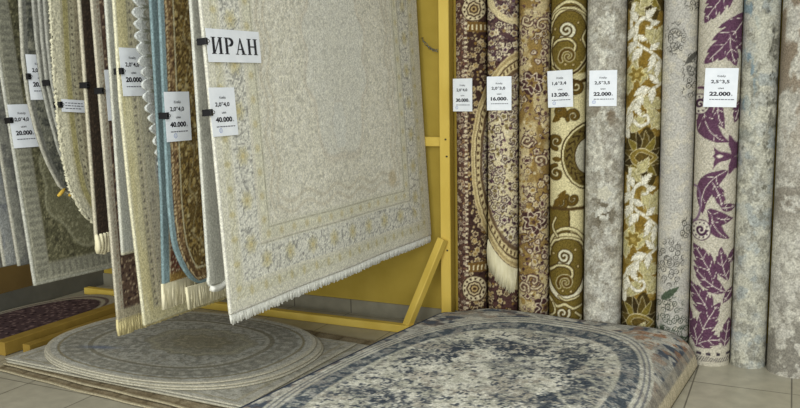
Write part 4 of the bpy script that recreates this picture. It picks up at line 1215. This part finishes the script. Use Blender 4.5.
# brown rugs under the left pile
def d_brownflat(X, Y, K):
    A = Art(X, Y, (150, 138, 112)); A.aa = .004
    A.put((128, 114, 88), ss(.45, .6, fbm(X / .05, Y / .3, 3, 4)) * .7); A.put((104, 92, 70), ss(.86, .97, np.cos(X * 34 + 2 * Y)) * .75)
    A.put((118, 104, 78), ss(.955, .965, K) * .6); A.put((168, 158, 130), ss(.98, .99, K)); A.shade(.92 + .16 * vnoise(X / .01, Y / .01, 2)); return A.C
wav = lambda X, Y: .002 * np.sin(X * 7 + 1) * ss(-1.5, -1.88, Y) + .0015 * np.sin(X * 16) * ss(-1.6, -1.85, Y)
for k, (x0, x1, y0, y1, lb) in enumerate(((-1.91, -.06, -1.88, -.50, 'brown beige striped rug lying on the tiles, lowest of the left floor pile'),
                                          (-1.90, -.08, -1.83, -.52, 'brown striped rug with wavy front hem, second from the floor in the left pile'))):
    c, f = polyrect(x0, x1, y0, y1)
    flat_rug('floor_rug', f, .002 + .013 * k, .009, d_brownflat, lb, 'rugs piled on the floor at left', 70, 420, (lambda X, Y: wav(X, Y)) if k == 0 else (lambda X, Y: .003 + wav(X, Y)), M_FINE, c, (176, 166, 138), -.085)
def d_lightflat(X, Y, K):
    A = Art(X, Y, (184, 182, 170)); A.aa = .004
    n = fbm(X / .03, Y / .03, 5, 4); A.put((150, 148, 134), ss(.48, .6, n) * .7); A.put((190, 186, 168), ss(.97, .985, K)); A.put((158, 150, 124), ss(.90, .91, K) * ss(.935, .925, K) * .6)
    A.shade(.92 + .16 * vnoise(X / .01, Y / .01, 2)); return A.C
for k, (x0, x1, y0, y1, lb, col) in enumerate(((-1.91, -.20, -1.775, -.68, 'light grey rectangular rug under the ovals, its lower layer reaching furthest right', (176, 170, 148)),
                                               (-1.93, -.27, -1.76, -.70, 'light grey rectangular rug with pointed corners directly under the pale ovals', (186, 182, 164)))):
    c, f = polyrect(x0, x1, y0, y1)
    flat_rug('floor_rug', f, .031 + .010 * k, .008, d_lightflat, lb, 'rugs piled on the floor at left', 60, 360, None, M_FINE, c, col, -.035)

def d_oval(seed, ctr):
    def f(X, Y, K):
        A = Art(X, Y, (180, 180, 170)); A.aa = .003
        n = fbm(X / .025, Y / .025, seed, 4); A.put((138, 138, 128), ss(.46, .56, n) * .8); A.put((200, 199, 188), ss(.58, .68, fbm(X / .02, Y / .02, seed + 4, 3)) * .6)
        th = np.arctan2(Y, X)
        A.put((146, 138, 112), ss(.895, .9, K) * ss(.92, .915, K)); A.put((200, 199, 188), ss(.925, .93, K) * .7); A.put((128, 126, 114), ss(.72, .73, K) * ss(.87, .86, K) * .5); A.put((192, 190, 176), ss(.0, .5, np.cos(th * 46)) * ss(.75, .77, K) * ss(.84, .82, K) * .6)
        A.put((188, 186, 172), ss(.62, .63, K) * ss(.66, .65, K) * .8); A.put((132, 128, 110), ss(.655, .66, K) * ss(.70, .695, K) * .85)
        k2 = np.hypot((X - ctr[0]) / .36, (Y - ctr[1]) / .24) + .05 * np.cos(10 * np.arctan2(Y - ctr[1], X - ctr[0]))
        A.put((142, 138, 116), ss(1.0, .97, k2) * .55); A.put((178, 174, 150), ss(.06, .03, np.abs(k2 - .85)) * .7); A.put((132, 126, 100), ss(.55, .5, k2) * .5); A.put((176, 170, 146), ss(.05, .03, np.abs(k2 - .38)) * .6)
        A.put((150, 146, 130), ss(.1, .03, np.abs(vnoise(X / .03 + 3 * n, Y / .03 + 3 * n, seed + 2) - .5)) * .6)
        A.put((196, 192, 174), ss(.968, .975, K))
        if seed == 3:      # blue tinted scuff
            A.put((104, 116, 142), np.exp(-((X + .36 + .0) / .10) ** 2 - ((Y + .28 - .3 * (X + .36)) / .028) ** 2) * .75)
        A.shade(.92 + .16 * vnoise(X / .008, Y / .008, 2)); return A.C
    return f
OV = [(-1.135, -1.190, .825, .595, 'pale grey oval rug at the bottom of the three stacked ovals', 9), (-1.145, -1.185, .822, .592, 'pale grey oval rug in the middle of the three stacked ovals', 6),
      (-1.165, -1.175, .800, .588, 'pale grey oval rug with concentric rings on top of the left floor pile', 3)]
for k, (cx, cy, a, b, lb, sd) in enumerate(OV):
    flat_rug('oval_rug', superell(a, b, 2.45), .050 + .0095 * k, .0085, d_oval(sd, (.10, .05)), lb, 'pale oval rugs stacked at left', 100 if k == 2 else 40, 420, None, M_FINE, (cx, cy), (188, 182, 160), -.045)

# dark red oval behind the floor rails
def d_red(X, Y, K):
    A = Art(X, Y, (84, 68, 70)); A.aa = .004
    d1, d2, an, rd = cells(X / .04, Y / .04, 5, .8)
    A.put((138, 116, 112), ss(.34, .2, d1) * (rd > .5)); A.put((44, 34, 40), ss(.34, .2, d1) * (rd < .3)); A.put((120, 110, 100), ss(.9, .905, K) * ss(.93, .925, K)); A.put((168, 162, 144), ss(.82, .83, K)); A.put((104, 90, 86), ss(.88, .885, K) * ss(.92, .915, K)); return A.C
def d_greyoval(X, Y, K):
    A = Art(X, Y, (120, 116, 104)); A.aa = .004
    A.put((150, 146, 130), ss(.955, .965, K)); A.shade(.9 + .2 * fbm(X / .03, Y / .03, 2, 3)); return A.C
flat_rug('oval_rug', superell(.355, .80, 2.2), .002, .014, d_greyoval, 'grey oval rug under the dark red one by the left wall', 'oval rugs by the left wall', 20, 220, None, M_FINE, (-2.572, -1.14), (150, 146, 130))
flat_rug('oval_rug', superell(.345, .78, 2.2), .018, .012, d_red, 'dark red oval rug with light rim on the floor by the left wall', 'oval rugs by the left wall', 60, 260, None, M_FINE, (-2.57, -1.13), (164, 158, 140))

# ------------------------------------------------------------------ big pile at right with a navy and grey rug draped on top
BL, BR, FR, FL = np.array((.185, -.262)), np.array((1.575, -.275)), np.array((1.358, -2.95)), np.array((-.15, -2.93))
def pile_xy(a, b):
    a = np.asarray(a)[..., None]; b = np.asarray(b)[..., None]
    return (BL * (1 - a) + BR * a) * (1 - b) + (FL * (1 - a) + FR * a) * b
def pile_h(a, b):
    h = .188 - .035 * np.exp(-(a / .10) ** 2 - (b / .045) ** 2) + .008 * np.sin(a * 7 + b * 4)
    t = np.clip((a - .74) / .26, 0, 1)
    h = h * np.clip(1 - t ** 3.2, 0, 1) ** .55
    return h
def d_navy(a, b):
    W, Lg = 1.43, 2.70
    X = a * W; Y = b * Lg
    A = Art(X, Y, (172, 171, 156)); A.aa = .004
    n = fbm(X / .10, Y / .10, 3, 5, .7); n2 = fbm(X / .024, Y / .024, 6, 3, .7); n3 = fbm(X / .2, Y / .1, 9, 4)
    A.put((204, 202, 188), ss(.45, .58, n)); A.put((140, 138, 130), ss(.5, .62, fbm(X / .045, Y / .045, 11, 4, .75)) * .8)
    A.put((150, 140, 126), ss(.56, .66, n3) * .4)
    cx, cy, rx, ry = .715, 1.25, .685, 1.165
    q = (np.abs((X - cx) / rx) ** 2.5 + np.abs((Y - cy) / ry) ** 2.5) ** .4; th = np.arctan2((Y - cy) / ry, (X - cx) / rx)
    NV = (64, 73, 82)
    fade = ss(.40, .56, n2 + .25 * (n - .5))
    A.put(NV, ss(.80, .815, q) * ss(.925, .915, q) * ss(.42, .52, n2) * .9)
    A.put((108, 110, 112), ss(.80, .815, q) * ss(.925, .915, q) * (1 - fade) * .6)
    A.put((188, 186, 172), ss(.1, .5, np.cos(th * 44 + 6 * n)) * ss(.835, .85, q) * ss(.9, .89, q) * ss(.5, .6, n2) * .8)
    for r0, al in ((.79, .3), (.935, .55), (.965, .6), (.995, .6)): A.put((182, 180, 166), ss(.008, .004, np.abs(q - r0)) * al)
    for r0 in (.95, .98): A.put((96, 98, 104), ss(.008, .004, np.abs(q - r0)) * .7)
    # inner medallion ring and corners broken up by wear
    k = np.hypot((X - cx) / .38, (Y - cy) / .66) + .12 * np.cos(8 * np.arctan2(Y - cy, X - cx))
    fine = vnoise(X / .011, Y / .009, 5)
    A.put((52, 60, 70), ss(.20, .12, np.abs(k - 1.0)) * ss(.44, .5, n2) * ss(.44, .52, fbm(X / .25, Y / .25, 7, 2)) * .95)
    A.put((116, 118, 112), ss(.06, .02, np.abs(k - .5)) * fade * .6)
    big = fbm(X / .22, Y / .22, 12, 3, .5)
    A.put((112, 114, 112), ss(.53, .60, fbm(X / .026, Y / .026, 13, 3, .75)) * ss(.8, .75, q) * ss(.44, .56, big) * .65)
    A.put((58, 64, 74), ss(.575, .615, fbm(X / .022, Y / .022, 14, 3, .75)) * ss(.8, .75, q) * ss(.50, .58, big) * .7)
    A.put((206, 204, 190), ss(.50, .56, fbm(X / .022, Y / .022, 1, 3, .7)) * ss(.8, .75, q) * ss(.56, .44, big) * .85)
    A.put((58, 64, 74), ss(.66, .70, fbm(X / .02, Y / .02, 2, 2, .6)) * ss(.8, .75, q) * .8)
    # spandrels outside the oval: navy, rust and grey
    o = ss(1.0, 1.012, q); cr = np.exp(-((X - 1.30) / .22) ** 2 - ((Y - .12) / .25) ** 2)
    A.put((140, 139, 132), o * .85); A.put((64, 72, 84), o * ss(.50, .58, fbm(X / .08, Y / .06, 4, 4)) * .85); A.put((150, 112, 84), o * ss(.5, .6, fbm(X / .07, Y / .05, 7, 4)) * (.25 + .65 * cr)); A.put((188, 185, 172), o * ss(.54, .62, fbm(X / .05, Y / .05, 2, 4)) * .8)
    em = np.minimum(np.minimum(X, W - X), np.minimum(Y, Lg - Y))
    A.put((148, 142, 128), ss(.045, .04, W - X) * .7)
    A.put((56, 62, 74), ss(.014, .010, X)); A.put((186, 176, 150), ss(.018, .012, W - X)); A.put((120, 116, 108), ss(.012, .008, Y))
    A.shade(.9 + .2 * vnoise(X / .008, Y / .008, 2)); return A.C
def top_rug():
    a = np.linspace(0, 1, 290); a = np.where(a > .74, .74 + (1 - (1 - (a - .74) / .26) ** 1.5) * .26, a); b = np.linspace(0, 1, 470)
    Aa, Bb = np.meshgrid(a, b)
    P = pile_xy(Aa, Bb); Hh = pile_h(Aa, Bb)
    # rounded back corners
    V = np.concatenate([P, Hh[..., None] + .012], -1); C = d_navy(Aa, Bb)
    ny, nx = Aa.shape; n = ny * nx
    Bk = V.copy(); Bk[..., 2] -= .011
    Q = [gq(ny, nx, 0, True), gq(ny, nx, n)]
    g = np.arange(n).reshape(ny, nx)
    def strip(x): x = np.asarray(x); return np.stack([x[:-1], x[1:], x[1:] + n, x[:-1] + n], -1)
    Q += [strip(g[0, :]), strip(g[:, -1]), strip(g[-1, ::-1]), strip(g[::-1, 0])]
    o = fastmesh('floor_rug', np.concatenate([V.reshape(-1, 3), Bk.reshape(-1, 3)]), np.vstack(Q), np.concatenate([C.reshape(-1, 3), C.reshape(-1, 3) * .7]), M_FINE)
    tag(o, 'worn navy and grey rug with oval border, draped over the pile at right', 'rug', 'rugs piled on the floor at right')
top_rug()
def under_rug(k, z0, z1, a1, lb):
    b = np.linspace(.005, .995, 30); a = np.linspace(.004, a1, 24)
    Aa, Bb = np.meshgrid(a, b); P = pile_xy(Aa, Bb); T = pile_h(Aa, Bb)
    lo = T * z0; hi = T * z1
    V = np.concatenate([np.concatenate([P, hi[..., None]], -1).reshape(-1, 3), np.concatenate([P, lo[..., None]], -1).reshape(-1, 3)])
    ny, nx = Aa.shape; n = ny * nx; g = np.arange(n).reshape(ny, nx)
    def strip(x): x = np.asarray(x); return np.stack([x[:-1], x[1:], x[1:] + n, x[:-1] + n], -1)
    Q = [gq(ny, nx, 0, True), gq(ny, nx, n), strip(g[0, :]), strip(g[:, -1]), strip(g[-1, ::-1]), strip(g[::-1, 0])]
    C = np.tile(np.array((120 + 12 * (k % 3), 112 + 8 * (k % 2), 96.)), (2 * n, 1))
    o = fastmesh('floor_rug', V, np.vstack(Q), C, M_FINE)
    tag(o, lb, 'rug', 'rugs piled on the floor at right')
nm = ('lowest', 'second', 'third', 'fourth', 'fifth', 'sixth')
for k in range(6):
    under_rug(k, k / 6 + .005, (k + 1) / 6 - .02, .80 - .01 * (k % 2), '%s folded rug from the floor within the pile under the navy and grey rug' % nm[k])

# ------------------------------------------------------------------ light
def area(name, loc, rot, sx, sy, power, col=(.985, 1, .975)):
    l = bpy.data.lights.new(name, 'AREA'); l.shape = 'RECTANGLE'; l.size = sx; l.size_y = sy; l.energy = power; l.color = col
    o = bpy.data.objects.new(name, l); COL.objects.link(o); o.location = loc; o.rotation_euler = rot
    return o
area('ceiling_or_fill_lamp', (0.6, -3.6, 2.95), (0, 0, 0), 1.3, .35, 20)
area('ceiling_or_fill_lamp', (2.9, -3.2, 2.95), (0, 0, 0), 1.3, .35, 44)
area('ceiling_or_fill_lamp', (-1.6, -4.4, 2.95), (0, 0, 0), 1.3, .35, 30)
area('ceiling_or_fill_lamp', (0.2, -6.2, 2.95), (0, 0, 0), 2.6, .4, 95)  # fill row added at ceiling height to brighten the floor under the rugs
area('aisle_fill', (2.2, -9.0, 1.9), (math.radians(90), 0, math.radians(8)), 6.0, 3.2, 365)  # added soft fill from behind the camera, brightens rolls and floor piles
w = bpy.data.worlds.new('shop_ambient'); SC.world = w; w.use_nodes = True
bg = w.node_tree.nodes['Background']; bg.inputs[0].default_value = (.96, .99, .98, 1); bg.inputs[1].default_value = .45

# ------------------------------------------------------------------ camera
cd = bpy.data.cameras.new('camera'); cam = bpy.data.objects.new('camera', cd); COL.objects.link(cam)
cd.sensor_fit = 'HORIZONTAL'; cd.sensor_width = 36.0; cd.lens = 820.0 * 36.0 / 800.0; cd.clip_start = .05
yaw, pitch, roll = math.radians(25.6), math.radians(7.9), math.radians(1.0)
F = Vector((-math.sin(yaw) * math.cos(pitch), math.cos(yaw) * math.cos(pitch), -math.sin(pitch)))
R0 = Vector((math.cos(yaw), math.sin(yaw), 0)); U0 = R0.cross(F)
R = R0 * math.cos(roll) - U0 * math.sin(roll); U = U0 * math.cos(roll) + R0 * math.sin(roll)
Mx = Matrix((R, U, -F)).transposed().to_4x4(); Mx.translation = Vector((1.979, -4.773, 1.5))
cam.matrix_world = Mx
SC.camera = cam
SC.view_settings.view_transform = 'Standard'; SC.view_settings.look = 'None'
SC.view_settings.gamma = 1.0; SC.view_settings.use_curve_mapping = False
SC.view_settings.exposure = 0.0
